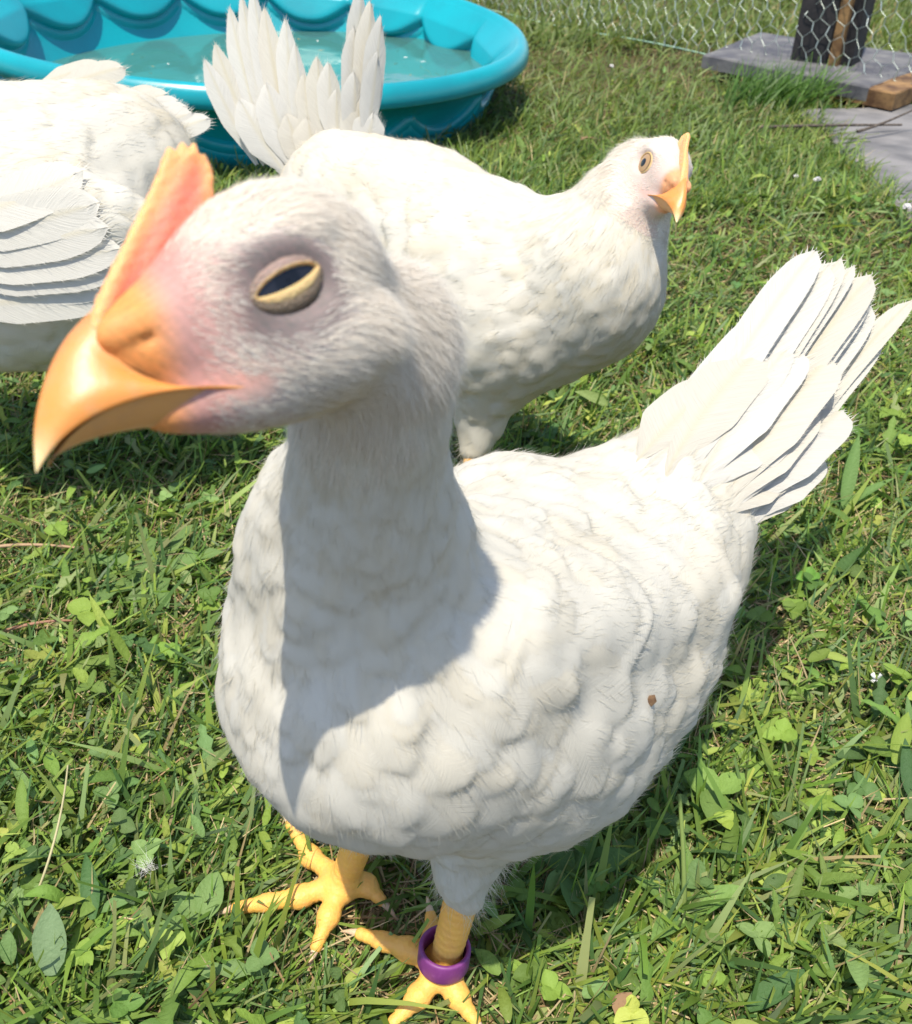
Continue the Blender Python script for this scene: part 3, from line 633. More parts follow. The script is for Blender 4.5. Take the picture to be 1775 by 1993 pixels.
def leg_prims(leg):
    pr = []; hock, ank = cr(leg['hock']), cr(leg['ankle'])
    pr.append(('c', hock, ank, .0072, .0061, (.0034, .00022), .004))
    pr.append(('e', ank + [0, 0, -.001], (.0085, .0085, .0062), None, .006))
    for toe in leg['toes']:
        pts = [ank] + [cr(p) for p in toe]; rad = np.linspace(.0052, .0027, len(pts))
        for a, b, ra, rb in zip(pts[:-1], pts[1:], rad[:-1], rad[1:]): pr.append(('c', a, b, ra, rb, (.0030, .00018), .0035))
        if len(pts) > 2: pr.append(('e', pts[1], (.0046, .0046, .0036), None, .003))
    return pr
def chicken(label, base, prims, spine, head, legs, res, seed, ndens, tails, wings, coverts, lift=1.0, ragged=.15, cream=0.0, fuzz=(14000, 9000, 5000), fine=.0008, lumpy=.0005, fsize=1.0, pres=.0016, zones=()):
    r = np.random.default_rng(seed)
    root = empty('chicken', base); tag(root, label, 'chicken')
    F = unit(cr(head['F'])); Z = unit(cr(head['Z'])); Y = unit(np.cross(Z, F)); Z = np.cross(F, Y); A = np.stack([F, Y, Z]); pos = cr(head['pos'])
    loc = lambda P: (P - pos) @ A.T * 1000; wor = lambda q: np.asarray(q) / 1000 @ A + pos
    bfn = prims_sdf(prims)
    def total(P):
        d = bfn(P); q = loc(P); nr = (np.abs(q) < 75).all(1)
        lump = np.sin(P @ cr((210, 90, -60)) + seed) * np.sin(P @ cr((-70, 190, 120))) + .6 * np.sin(P @ cr((90, -260, 230))) * np.sin(P @ cr((250, 170, 60)) + 1)
        d = d - lumpy * lump
        if nr.any(): d = d.copy(); d[nr] = smin(d[nr], head_sdf(q[nr], head.get('carve', 3.4)) / 1000, .010)
        return d
    allp = np.array([np.max([cr(p[1]) - .09, ], 0) for p in prims]); ap = np.array([p[1] for p in prims])
    lo = np.minimum(ap.min(0), pos) - .085; hi = np.maximum(ap.max(0), pos) + .085
    Vb, Qb = nets(total, lo, hi, res, keep=lambda c: np.linalg.norm(loc(c), axis=1) > 41)
    Vh, Qh = nets(total, pos - .05, pos + .05, fine, keep=lambda c: np.linalg.norm(loc(c), axis=1) < 44)
    lp = [prims_sdf(leg_prims(L)) for L in legs]; lm = []
    for L, fn in zip(legs, lp):
        pts = np.array([L['hock'], L['ankle']] + [p for t in L['toes'] for p in t]); lm.append(nets(fn, pts.min(0) - .012, pts.max(0) + .012, fine * 1.5))
    V, Q = merge([(Vb, Qb), (Vh, Qh)] + lm)
    nb, nh = len(Vb), len(Vh); col = np.zeros((len(V), 3)); col[:nb] = (.61, .57, .50); col[nb:nb + nh] = skin_colour(loc(Vh), r, head.get('pale', 0.))
    nl = len(V) - nb - nh
    if nl:
        vn = .5 + .5 * np.sin(V[nb + nh:] @ cr((610, 430, 520))) * np.sin(V[nb + nh:] @ cr((-330, 540, 280)))
        col[nb + nh:] = cr((.78, .42, .085)) * (1 - vn[:, None] * .35) + cr((.72, .34, .12)) * vn[:, None] * .35
    midx = np.zeros(len(Q), int); midx[len(Qb) + len(Qh):] = 1
    child(build('body', V, Q, None, [M['skin'], M['leg']], None, col, midx=midx), root)
    for L in legs:
        for toe in L['toes']:
            a = cr(toe[-1]); d = unit(a - cr(toe[-2] if len(toe) > 1 else L['ankle'])); m = a + d * .004; e = a + d * .0105 + [0, 0, -.0035]
            s = np.linspace(0, 1, 8)[:, None]; p = (1 - s) ** 2 * (a - d * .002) + 2 * s * (1 - s) * (m + [0, 0, .001]) + s ** 2 * e
            v, q = tube(p, np.linspace(.0026, .0003, 8), 8); child(build('claw', v, q, None, M['claw']), root)
    make_beak(root, wor, r)
    v, q = nets(comb_sdf, (-4, -5, -7), (31, 5, 31), .55 if fine < .001 else .8)
    din = np.clip(-poly_sd(v[:, 0], v[:, 2], COMB), 0, 9); ht = v[:, 2] - (18 - .72 * v[:, 0])
    g = (sstep(.3, 3.2, din) * sstep(11, 4, ht))[:, None]; col = cr((.78, .37, .15)) * (1 - g) + cr(head.get('comb', (.64, .19, .12))) * g
    hc = np.clip((v[:, 0] - 27) * .6 + (v[:, 2] + 1) * .8, 0, 99) * (1 - head.get('combs', 1.)); v = v - np.stack([.6 * hc, 0 * hc, .8 * hc], 1)
    child(build('comb', wor(v), q, None, M['comb'], None, col), root)
    for sd in (1, -1): make_eye(root, wor, sd, head['open'], r, head['iris'])
    # ---- direction field along the spine
    sp = cr(spine); seg = np.linalg.norm(np.diff(sp, axis=0), axis=1); cum = np.r_[0, np.cumsum(seg)]; u = np.linspace(0, cum[-1], 80)
    SP = np.stack([np.interp(u, cum, sp[:, i]) for i in range(3)], 1); ST = unit(np.gradient(SP, axis=0))
    def flow(P):
        w = np.exp(-((P[:, None] - SP[None]) ** 2).sum(-1) / (2 * .022 ** 2)) + 1e-12
        return unit((w[..., None] * ST[None]).sum(1) / w.sum(1, keepdims=True)), (w * u[None]).sum(1) / w.sum(1)
    # ---- contour feathers
    Vb2, Qb2 = merge([(Vb, Qb), (Vh, Qh)])
    P = sample(Vb2, Qb2, ndens * 8, r); q = loc(P); D, uu = flow(P); fr = np.clip(uu / cum[-1], 0, 1)
    hd = np.linalg.norm(q, axis=1); ok = (hd > 30) & (P[:, 2] > .034)
    P, D, fr, hd = P[ok], D[ok], fr[ok], hd[ok]
    wz = np.zeros(len(P))
    for a_, b_ in zones:
        ba = cr(b_) - cr(a_); h_ = np.clip(((P - a_) @ ba) / (ba @ ba), 0, 1); w_ = np.exp(-((P - a_ - h_[:, None] * ba) ** 2).sum(1) / (2 * .017 ** 2)); D = unit(D * (1 - .85 * w_)[:, None] + unit(ba) * (.85 * w_)[:, None]); wz = np.maximum(wz, w_)
    near = sstep(70, 30, hd)                                # 1 at the neck below the head
    size = .35 + .65 * sstep(.12, .55, fr); size *= (1 - .35 * near); size *= fsize * (1 + .55 * wz)
    rad = .0092 * size * math.sqrt(1500 / ndens) * r.uniform(.75, 1.2, len(P)); k = thin(P, rad); P, D, fr, size, near = P[k], D[k], fr[k], size[k], near[k]
    D = unit(D + r.normal(0, .22, D.shape))
    N = len(P); L = (.038 * size + .004) * r.uniform(.7, 1.35, N); Wd = (.0215 * size ** 1.25 + .0025) * r.uniform(.65, 1.35, N)
    L = L * (1 + 1.0 * near); Wd = Wd * (1 - .25 * near)
    tone = r.random((N, 1)) ** 1.5; tn = cr((.665, .635, .555)) * (1 - tone * (.45 + cream)) + cr((.65, .58, .44)) * tone * (.45 + cream)
    Vp, Qp = nets(total, lo, hi, pres, keep=lambda c: np.linalg.norm(loc(c), axis=1) > 27)
    Vp, Sw, win = plumage('plumage', root, Vp, Qp, total, P, D, L, Wd, lift * (.0006 + .0018 * size) * (1 - .3 * near) * r.uniform(.4, 1.5, N), tn, r, sstep(27, 42, np.linalg.norm(loc(Vp), axis=1)))
    # ---- loose barbs combed along the feathers
    fc = r.choice(len(Qp), fuzz[1] * 3); w4 = r.dirichlet((1, 1, 1, 1), len(fc)); P = (Vp[Qp[fc]] * w4[..., None]).sum(1); sw = Sw[Qp[fc, 0]]; wi = win[Qp[fc, 0]]
    hd = np.linalg.norm(loc(P), axis=1); nk = sstep(85, 45, hd); k = (r.random(len(P)) < (.2 + .6 * sstep(.45, .8, sw)) * (1 - nk) + nk + 3 * (P[:, 2] < .098)) & (P[:, 2] > .03); P, wi, nk = P[k][:fuzz[1]], wi[k][:fuzz[1]], nk[k][:fuzz[1]]; n_ = len(P); th_ = sstep(.10, .08, P[:, 2])
    Df, _ = flow(P); Nn = grad(total, P); Df = unit(Df * .5 + D[wi] * .5); Df = unit(Df * (1 - th_)[:, None] + cr((.25, .2, -1.)) * th_[:, None]); Df = unit(Df - (Df * Nn).sum(1, keepdims=True) * Nn * .85 + r.normal(0, .13, Df.shape) * (1 + th_)[:, None])
    strands('barbs', root, P - Nn * .0002, Df, Nn, r.uniform(.0035, .0085, n_) * (.7 + .3 * fsize) * (1 + .3 * nk + 1.1 * th_), r.uniform(.0001, .0002, n_) * (fine / .0008) ** .5, tn[wi] * 1.03, r, lift=.135)
    # ---- short face and crown feathering
    P = sample(Vh, Qh, fuzz[0] * 3, r); q = loc(P); y = np.abs(q[:, 1]); hd = np.linalg.norm(q, axis=1)
    de = np.sqrt(((q[:, 0] + .3) / 1.1) ** 2 + (q[:, 2] - .4) ** 2)
    den = sstep(16, 8, q[:, 0]) * (.6 + .4 * sstep(7, 0, q[:, 0] - .9 * np.clip(q[:, 2] - 6, 0, 9)))
    den *= np.where(y > 6, sstep(6.6, 10.5, de) * .75 + .18, 1) * np.where((y > 6) & (de < 6.9), 0, 1)
    den *= np.where((y < 2.8) & (q[:, 0] > -.5) & (q[:, 2] > 0), 0.0, 1)
    cheek = sstep(2, -5, q[:, 2]) * sstep(15, 9, de) * (y > 5); den *= 1 - .72 * cheek; den *= 1 + 1.5 * np.exp(-(((q[:, 0] + 16) / 5) ** 2 + ((q[:, 2] + 8) / 6) ** 2))
    Bc = interp(BB, np.linspace(0, .45, 12)); db = np.sqrt(((np.stack([q[:, 0], y, q[:, 2]], 1)[:, None] - Bc[None]) ** 2).sum(-1)).min(1)
    den = np.maximum(den, .5 * sstep(14, 6, q[:, 0]) * sstep(-13, -16, q[:, 2])); den *= sstep(1.2, 3.2, db) ; den *= (q[:, 0] < 15)
    k = r.random(len(P)) < den; P, q, y, hd, de = P[k][:fuzz[0]], q[k][:fuzz[0]], y[k][:fuzz[0]], hd[k][:fuzz[0]], de[k][:fuzz[0]]
    n_ = len(P); sg = np.sign(q[:, 1]); dl = np.zeros((n_, 3)); dl[:, 0] = -1; dl[:, 2] = -.15 - .5 * sstep(-2, -14, q[:, 0]) + .35 * sstep(8, 14, q[:, 2]) * sstep(-8, 4, q[:, 0])
    under = sstep(2, -6, q[:, 2]) * sstep(16, 8, de); dl[:, 2] += under * np.clip((-q[:, 0]) / 12, -1, .6)
    Dw = dl @ A; fl_, _ = flow(P); bl = sstep(20, 34, hd)[:, None] * (q[:, 0] < 0)[:, None]; Dw = unit(Dw) * (1 - bl) + fl_ * bl
    Nn = grad(total, P); Dw = unit(Dw - (Dw * Nn).sum(1, keepdims=True) * Nn + r.normal(0, .11, (n_, 3)))
    ear = np.exp(-(((q[:, 0] + 15) / 5) ** 2 + ((q[:, 2] + 8.5) / 6) ** 2))
    L = (.0018 + .0016 * sstep(6, -8, q[:, 0]) + .003 * sstep(22, 34, hd) + .002 * ear) * r.uniform(.6, 1.35, n_)
    cw = r.random((n_, 1)); tn = cr((.82, .75, .66)) * (1 - cw) + cr((.86, .82, .74)) * cw
    strands('face_down', root, P, Dw, Nn, L, r.uniform(.00008, .00017, n_) * (fine / .0008) ** .7, tn, r, lift=.22)
    # ---- big quills
    for (b, c, t, up, w, shp, cu) in tails: long_feather('tail_feather', root, b, c, t, up, w, r, shape=shp, tint=(.60, .58, .525) if r.random() > .3 else (.59, .555, .475), curl=cu, soft=up)
    for roots, dirs, LL, WW, w_off in wings:
        wing = None
        for i, (p0, d0) in enumerate(zip(roots, dirs)):
            p0, d0 = cr(p0), unit(cr(d0)); pts = []
            for s in np.linspace(0, 1, 9):
                p = (p0 + d0 * LL[i] * s)[None]
                for _ in range(3): p = p - (total(p) - (w_off + .0005 * i + .001 * s))[:, None] * grad(total, p)
                st_ = p0 + d0 * LL[i] * s; bl_ = s ** 2 * w_off * 30; pts.append(p[0] * (1 - bl_) + st_ * bl_)
            n1 = grad(total, pts[3][None])[0]; n0 = unit(n1 + cr((0, 0, .7)))
            o = long_feather('wing' if wing is None else 'wing_feather', root, pts[0], 2 * pts[4] - .5 * pts[0] - .5 * pts[8], pts[8], unit(n1 + cr((0, 0, .12))), WW[i], r, shape='wing', cup=.02, parent_part=wing, rows=18, soft=n0)
            if wing is None: wing = o
    return root, total

HEAD1 = dict(F=(-.794, -.600, .099), Z=(-.221, .437, .872), pos=(-.0332, .1383, .3396), open=(5.5, 1.6, .95, R_(16)), iris=(.012, .012, .016))
HEAD2 = dict(F=(.21, -.966, .12), Z=(.40, .20, .88), pos=(.1115, .494, .2560), pale=.8, carve=5.0, combs=.66, open=(5.7, 5.1, 5.1, 0.), iris=(.36, .22, .10), comb=(.74, .30, .14))
HEAD3 = dict(F=(-.92, -.2, -.3), Z=(-.3, 0, .95), pos=(-.47, .56, .30), open=(4.9, 4.3, 4.3, 0.), iris=(.3, .18, .07), comb=(.78, .25, .10))

def surf(fn, px, py, z0=.12, lift=0.):
    """point where the sight line through a photo pixel meets a surface"""
    z = z0; d_ = U(px, py, 1.) - U(px, py, 0.); k = np.linalg.norm(d_)
    for _ in range(60): z += .8 * float(fn(U(px, py, z)[None])[0]) / k
    p = U(px, py, z); return p + grad(fn, p[None])[0] * lift
# foreground chicken
GF = lambda x, y, h: G(x, y, h + .006)
legs1 = [dict(hock=GF(716, 1590, .058), ankle=GF(668, 1716, .015), toes=[[GF(585, 1745, .013), GF(520, 1757, .012), GF(458, 1768, .010)], [GF(640, 1782, .013), GF(616, 1842, .010)], [GF(712, 1722, .013), GF(742, 1752, .010)], [GF(605, 1668, .012), GF(565, 1603, .014)]]),
         dict(hock=GF(902, 1735, .054), ankle=GF(862, 1882, .016), toes=[[GF(795, 1848, .013), GF(745, 1832, .013), GF(702, 1818, .011)], [GF(815, 1938, .013), GF(762, 1995, .010)], [GF(890, 1938, .013), GF(925, 1988, .010)], [GF(845, 1825, .014), GF(838, 1782, .016)]])]
prims1 = [('e', U(742, 1318, .272), (.0465, .0465, .0485), None, .02),
          ('e', (.035, .258, .156), (.053, .053, .053), None, .05),
          ('e', U(1000, 1395, .338), (.044, .044, .044), None, .05),
          ('c', (.083, .300, .166), (.132, .352, .203), .031, .004, .02),
          ('e', (.020, .290, .155), (.043, .043, .043), None, .02),
          ('e', (.083, .300, .162), (.037, .036, .037), None, .025),
          ('e', (.066, .260, .147), (.034, .034, .038), None, .03),
          ('e', U(930, 1290, .300), (.040, .040, .040), None, .04),
          ('c', (-.016, .157, .322), (-.021, .171, .275), .0155, .0162, .012),
          ('c', (-.021, .171, .275), U(690, 1010, .228), .0162, .0215, .012),
          ('c', U(690, 1010, .228), U(697, 1085, .240), .0215, .0272, .012),
          ('c', U(697, 1085, .240), U(710, 1175, .254), .0272, .0345, .014),
          ('c', (.008, .220, .105), legs1[1]['hock'], .027, .0078, .02),
          ('c', (-.040, .222, .105), legs1[0]['hock'], .022, .0085, .02)]
spine1 = [(-.014, .150, .338), (-.021, .172, .275), (-.024, .182, .232), (-.018, .196, .198), (.010, .232, .168), (.040, .262, .160), (.085, .298, .168), (.120, .330, .195)]
def fan(tips, bases, up, W, bow, shp='tail'):
    out = []
    for i, (t, b) in enumerate(zip(tips, bases)):
        t, b = U(*t), U(*b); c = (t + b) / 2 + cr(bow) * np.linalg.norm(t - b); out.append((b, c, t, cr(up) + .08 * cr((math.sin(i * 2.1), math.cos(i * 1.7), 0)), W[i % len(W)], shp, .04 * math.sin(i * 1.3)))
    return out
up1 = (-.35, -.55, .75)
tails1 = fan([(1705, 655, .462), (1774, 584, .475), (1690, 598, .455), (1682, 560, .450), (1694, 538, .446), (1660, 518, .441), (1630, 508, .436), (1608, 520, .431), (1584, 490, .427), (1552, 560, .419), (1520, 600, .413)],
             [(1440, 1010, .385), (1445, 1000, .388), (1420, 1000, .382), (1400, 990, .380), (1390, 985, .378), (1370, 980, .376), (1350, 980, .374), (1330, 975, .372), (1290, 965, .370), (1260, 960, .368), (1240, 960, .368)],
             up1, [.021, .013, .022, .023], (-.03, .0, .05))
rough1 = prims_sdf(prims1)
def inner(px, py, d_): return surf(rough1, px, py, lift=-d_)
wz1 = (inner(1030, 1235, .013), inner(1385, 1150, .009)); prims1.append(('c', *wz1, .021, .0135, .010)); rough1 = prims_sdf(prims1)
wzone1 = (surf(rough1, 1010, 1215), surf(rough1, 1380, 1150))
for (tx, ty, tz), (bx_, by_), w_ in (((1610, 700, .418), (1400, 985), .030), ((1545, 680, .410), (1350, 960), .030), ((1635, 800, .416), (1440, 1000), .028), ((1565, 790, .404), (1400, 1000), .030), ((1470, 690, .398), (1290, 935), .030),
                                     ((1405, 745, .386), (1230, 915), .028), ((1500, 800, .392), (1340, 975), .032), ((1580, 880, .402), (1445, 1020), .028), ((1430, 830, .382), (1290, 960), .032), ((1500, 900, .388), (1390, 1010), .030)):
    b_ = surf(rough1, bx_, by_, lift=.001); t_ = U(tx, ty, tz); tails1.append((b_, (b_ + t_) / 2 + cr((-.06, -.03, .07)) * np.linalg.norm(t_ - b_), t_, cr(up1), w_, 'tail', .03))
    for _ in range(2):
        j_ = rng.normal(0, 26, 2); t2 = U(tx + j_[0] - 14, ty + j_[1] + 22, tz - .003 - .003 * rng.random()); b2 = surf(rough1, bx_ + .5 * j_[0], by_ + .4 * j_[1], lift=.001); tails1.append((b2, (b2 + t2) / 2 + cr((-.05, -.03, .06)) * np.linalg.norm(t2 - b2), t2, cr(up1) + rng.normal(0, .06, 3), w_ * .62, 'wing', .05))
wingL = ([surf(rough1, x, y) for x, y in ((1180, 1300), (1185, 1262), (1185, 1222), (1180, 1180), (1170, 1140))], [U(1425, y, .352) - U(1180, y + 18, .325) for y in (1275, 1235, 1190, 1150, 1115)], [.046, .050, .053, .055, .055], [.021] * 5, .0058)
chick1, sdf1 = chicken('white chicken in front with half-closed eye, orange beak close to the camera', (-.01, .23, 0), prims1, spine1, HEAD1, legs1, .0026, 21, 2000, tails1, [], None, zones=[wzone1], fuzz=(80000, 52000, 0))

p_ = surf(sdf1, 1250, 1360, lift=.0034)
scrap = build('leaf_scrap', p_ + cr([(-.0018, 0, -.001), (0, -.0005, -.0026), (.0016, 0, -.0006), (.0006, .0002, .0024), (-.0012, .0002, .002), (0, -.0009, 0)]), None, [(0, 1, 5), (1, 2, 5), (2, 3, 5), (3, 4, 5), (4, 0, 5)], M['brown_leaf']); tag(scrap, 'tiny tan scrap of leaf stuck on the flank of the front chicken', 'leaf')
# leg band
def band():
    a, h = cr(legs1[1]['ankle']), cr(legs1[1]['hock']); ax = unit(h - a); c = a + ax * .0085 + [-.0012, -.001, 0]
    ax = unit(ax + cr((-.12, -.10, 0))); e1 = unit(np.cross(ax, (0, 0, 1.))); e2 = np.cross(ax, e1); n = 64; th = np.arange(n) / n * 2 * np.pi
    prof = [(.0090, -.0046), (.0096, -.0050), (.0106, -.0048), (.0109, -.004), (.0109, .004), (.0106, .0048), (.0096, .0050), (.0090, .0046), (.0089, 0)]
    V = np.concatenate([c + (e1 * np.cos(th)[:, None] + e2 * np.sin(th)[:, None]) * r_ + ax * z_ for r_, z_ in prof]); m = len(prof)
    i = np.arange(m)[:, None]; k = np.arange(n)[None]; k2 = (k + 1) % n; i2 = (i + 1) % m
    q = np.stack([i * n + k, i * n + k2, i2 * n + k2, i2 * n + k], -1).reshape(-1, 4)
    tag(build('leg_band', V, q, None, M['band']), 'purple plastic leg band around the shank of the front chicken', 'leg band')
band()

# chicken standing behind, looking at the camera
f2 = U(905, 1130, .575); f2[2] = .014; f2b = U(760, 1000, .63); f2b[2] = .014
def toes(a, F, s=1.0):
    a = cr(a); F = unit(cr((F[0], F[1], 0))); S = cr((-F[1], F[0], 0)); o = []
    for f, d in ((.0, .040), (.75, .032), (-.75, .032), (3.14, .020)):
        v = F * math.cos(f) + S * math.sin(f); o.append([a + v * d * .5 * s + [0, 0, -.002], a + v * d * s + [0, 0, -.004]])
    return o
legs2 = [dict(hock=U(925, 870, .575), ankle=f2, toes=toes(f2, (.8, -.5))), dict(hock=U(800, 820, .615), ankle=f2b, toes=toes(f2b, (.8, -.5)))]
prims2 = [('e', U(1148, 552, .525), (.042, .044, .048), None, .02),
          ('e', U(930, 540, .560), (.064, .056, .058), None, .025),
          ('e', U(985, 632, .550), (.052, .046, .042), None, .025),
          ('e', U(800, 430, .590), (.058, .046, .046), None, .025),
          ('e', U(680, 390, .605), (.046, .042, .042), None, .02),
          ('c', U(1245, 345, .505), U(1205, 420, .508), .0185, .0225, .012),
          ('c', U(1205, 420, .508), U(1155, 500, .520), .0225, .036, .02),
          ('c', U(950, 720, .560), legs2[0]['hock'], .026, .009, .02),
          ('c', U(800, 680, .610), legs2[1]['hock'], .024, .009, .02)]
spine2 = [U(1262, 318, .51), U(1215, 400, .508), U(1170, 480, .518), U(1120, 520, .528), U(1000, 530, .55), U(860, 480, .578), U(720, 400, .600), U(640, 320, .612)]
up2 = (.25, -.95, .10)
tails2 = fan([(400, 120, .625), (420, 90, .63), (447, 18, .635), (470, -8, .632), (492, -22, .628), (515, 20, .624), (556, 42, .618), (575, 90, .612), (592, 150, .606), (618, 118, .602), (640, 128, .600), (655, 180, .598)],
             [(500, 320, .622), (515, 320, .62), (530, 325, .618), (545, 325, .616), (560, 325, .614), (575, 325, .612), (590, 325, .610), (605, 325, .607), (625, 320, .604), (640, 310, .602), (655, 305, .600), (660, 300, .600)],
             up2, [.016, .018, .017, .014], (-.02, -.02, .0), 'point')
tails2 += fan([(704, -25, .592), (690, 60, .588), (722, 10, .585), (742, 40, .582), (735, 110, .580), (690, 150, .580)],
              [(690, 300, .596), (688, 300, .594), (705, 300, .590), (715, 300, .588), (712, 300, .586), (695, 305, .590)],
              (.55, -.8, .1), [.018, .017, .018], (.0, -.03, .0), 'point')
tails2 += fan([(470, 200, .612), (520, 170, .610), (560, 230, .605), (600, 240, .600), (700, 200, .584), (725, 230, .582)],
              [(560, 345, .610), (580, 345, .608), (610, 345, .604), (630, 345, .602), (700, 320, .588), (710, 320, .586)],
              up2, [.024, .024, .022], (-.02, -.04, .0), 'point')
wing2 = ([U(990 - 20 * i, 500 + 22 * i, .512 + .004 * i) for i in range(6)], [U(700, 470 + 20 * i, .55) - U(990, 500 + 20 * i, .505) for i in range(6)], [.11, .105, .10, .095, .09, .08], [.022] * 6, .005)
chick2, sdf2 = chicken('white chicken standing behind with raised tail, head turned to the camera', (*f2[:2], 0), prims2, spine2, HEAD2, legs2, .0034, 22, 1500, tails2, [], None, fuzz=(20000, 28000, 0), fine=.0013, cream=.2, lift=1.1, pres=.0022)

# chicken cropped by the left edge, seen from the side with ruffled wing
f3 = G(-60, 760, .014); f3b = G(-10, 720, .014)
f3 = cr((-.445, .585, .014)); f3b = cr((-.425, .63, .014))
legs3 = [dict(hock=f3 + [.02, .012, .065], ankle=f3, toes=toes(f3, (-1, -.1))), dict(hock=f3b + [.02, .0, .065], ankle=f3b, toes=toes(f3b, (-1, -.1)))]
prims3 = [('e', U(40, 400, .590), (.100, .068, .072), None, .02),
          ('e', U(30, 560, .590), (.082, .060, .050), None, .03),
          ('e', U(215, 330, .605), (.056, .050, .050), None, .025),
          ('e', U(30, 460, .545), (.095, .024, .040), None, .02),
          ('e', U(-150, 430, .590), (.060, .056, .060), None, .03),
          ('c', (-.44, .563, .265), (-.40, .572, .225), .021, .034, .02),
          ('c', cr((-.41, .585, .14)), legs3[0]['hock'], .026, .009, .02),
          ('c', cr((-.39, .625, .14)), legs3[1]['hock'], .026, .009, .02)]
spine3 = [(-.46, .56, .295), (-.43, .565, .255), (-.38, .575, .22), U(-60, 420, .59), U(60, 390, .59), U(200, 330, .60), U(330, 270, .61)]
up3 = (.0, -.75, .65)
tails3 = fan([(400, 232, .62), (365, 222, .618), (355, 208, .622), (340, 198, .626), (318, 185, .628), (330, 240, .612), (300, 175, .63), (232, 132, .628), (190, 128, .626)],
             [(230, 300, .605), (215, 285, .605), (205, 275, .608), (200, 265, .61), (190, 250, .612), (200, 300, .600), (170, 240, .612), (90, 180, .61), (60, 170, .61)],
             up3, [.019, .021, .018], (.0, -.03, .03))
wing3 = ([U(-150 + 6 * i, 585 - 26 * i, .535 - .002 * i) for i in range(7)], [cr((1, .05 + .02 * i, .02 + .015 * i)) for i in range(7)], [.118, .116, .110, .105, .098, .090, .080], [.031] * 7, .0075)
chick3, sdf3 = chicken('white ruffled chicken cut off by the left edge beside the pool', (*f3[:2], 0), prims3, spine3, HEAD3, legs3, .0036, 23, 1300, tails3, [wing3], None, fuzz=(3000, 20000, 0), fine=.0018, cream=.25, lift=1.0, fsize=1.4, pres=.0026)

# ------------------------------------------------------------------ lawn
rg = np.random.default_rng(99)
segs = []
for L_ in legs1 + legs2 + legs3:
    for t in L_['toes']:
        pts = [L_['ankle']] + t
        for a, b in zip(pts[:-1], pts[1:]): segs.append((cr(a)[:2], cr(b)[:2]))
def toe_dist(P):
    d = np.full(len(P), 9.)
    for a, b in segs:
        ba = b - a; h = np.clip(((P - a) @ ba) / (ba @ ba + 1e-12), 0, 1); d = np.minimum(d, np.linalg.norm(P - a - h[:, None] * ba, axis=1))
    return d
STONE = [(.615, 1.72), (.625, 1.60), (.60, 1.45), (.595, 1.30), (.585, 1.10), (.66, .95), (1.0, .9), (1.3, 1.2), (1.25, 1.62), (.95, 1.78)]
BOARD = [tuple(A_), tuple(B_), tuple(B_ + [.25, .26]), tuple(A_ + [.19, .27])]
def blocked(P, m=.0):
    b = np.linalg.norm(P - [-.365, 1.783], axis=1) < .405
    b |= poly_sd(P[:, 0], P[:, 1], STONE) < -.012 + m
    b |= poly_sd(P[:, 0], P[:, 1], BOARD) < m
    return b
def spread(n, py0, py1, power=1.0, px=(-350, 2125), h=0.):
    """n ground points, evenly over the rows py0..py1 of the view"""
    u = rg.random(n) ** power; py = py0 + (py1 - py0) * u; x = rg.uniform(px[0], px[1], n)
    v = (996.5 - py) / FOC; z = CAM_H / (math.sin(PITCH) - v * math.cos(PITCH))
    return np.stack([(x - 887.5) / FOC * z, z * (math.cos(PITCH) + v * math.sin(PITCH))], 1)
def vnoise(P, f, seed=0):
    r = np.random.default_rng(seed); o = 0
    for i in range(5):
        k = r.normal(0, f, 2); o = o + np.sin(P @ k + r.random() * 7)
    return o / 5
PAL = cr([(.190, .285, .045), (.130, .215, .042), (.078, .150, .042), (.290, .355, .070), (.260, .290, .110), (.165, .255, .080)])
def blades(P, L, W, tilt, bend, az, col, m, name, seg=4, kind='stuff', z0=0., root=None, fold=.25):
    n = len(P); s = np.linspace(0, 1, seg + 1); dh = np.stack([np.cos(az), np.sin(az), 0 * az], 1)
    hor = (np.sin(tilt)[:, None] * s + bend[:, None] * s ** 2); ver = (np.cos(tilt)[:, None] * s - .6 * bend[:, None] * s ** 2)
    ctr = np.concatenate([P, np.broadcast_to(z0, (n,))[:, None]], 1)[:, None] + dh[:, None] * (hor * L[:, None])[..., None]
    ctr[..., 2] += np.maximum(ver * L[:, None], -z0 if np.isscalar(z0) else -1e9)
    tw = rg.normal(0, .7, n); sd = np.stack([-np.sin(az) * np.cos(tw), np.cos(az) * np.cos(tw), np.sin(tw)], 1)
    wp = np.clip(.75 + .9 * s - 1.65 * s ** 2.2, .03, 1) ; wp = np.where(s > .99, .04, wp)
    e = sd[:, None] * (wp[None] * W[:, None] * .5)[..., None]
    cut = rg.random(n) < .3; e[cut, -1] *= 12
    V = np.stack([ctr - e, ctr + e], 2).reshape(-1, 3)
    k = np.arange(seg) * 2; q1 = np.stack([k, k + 1, k + 3, k + 2], 1); q = (q1[None] + (np.arange(n) * 2 * (seg + 1))[:, None, None]).reshape(-1, 4)
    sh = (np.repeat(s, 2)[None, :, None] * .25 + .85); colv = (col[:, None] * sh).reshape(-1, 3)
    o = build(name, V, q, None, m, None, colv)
    if kind: o['kind'] = kind
    if root is not None: child(o, root)
    return o
def pick(n, w, var=.18):
    c = PAL[rg.choice(len(PAL), n, p=cr(w) / sum(w))] * rg.normal(1, var, (n, 1)).clip(.55, 1.5); c[:, 0] *= rg.normal(1, .08, n); return c
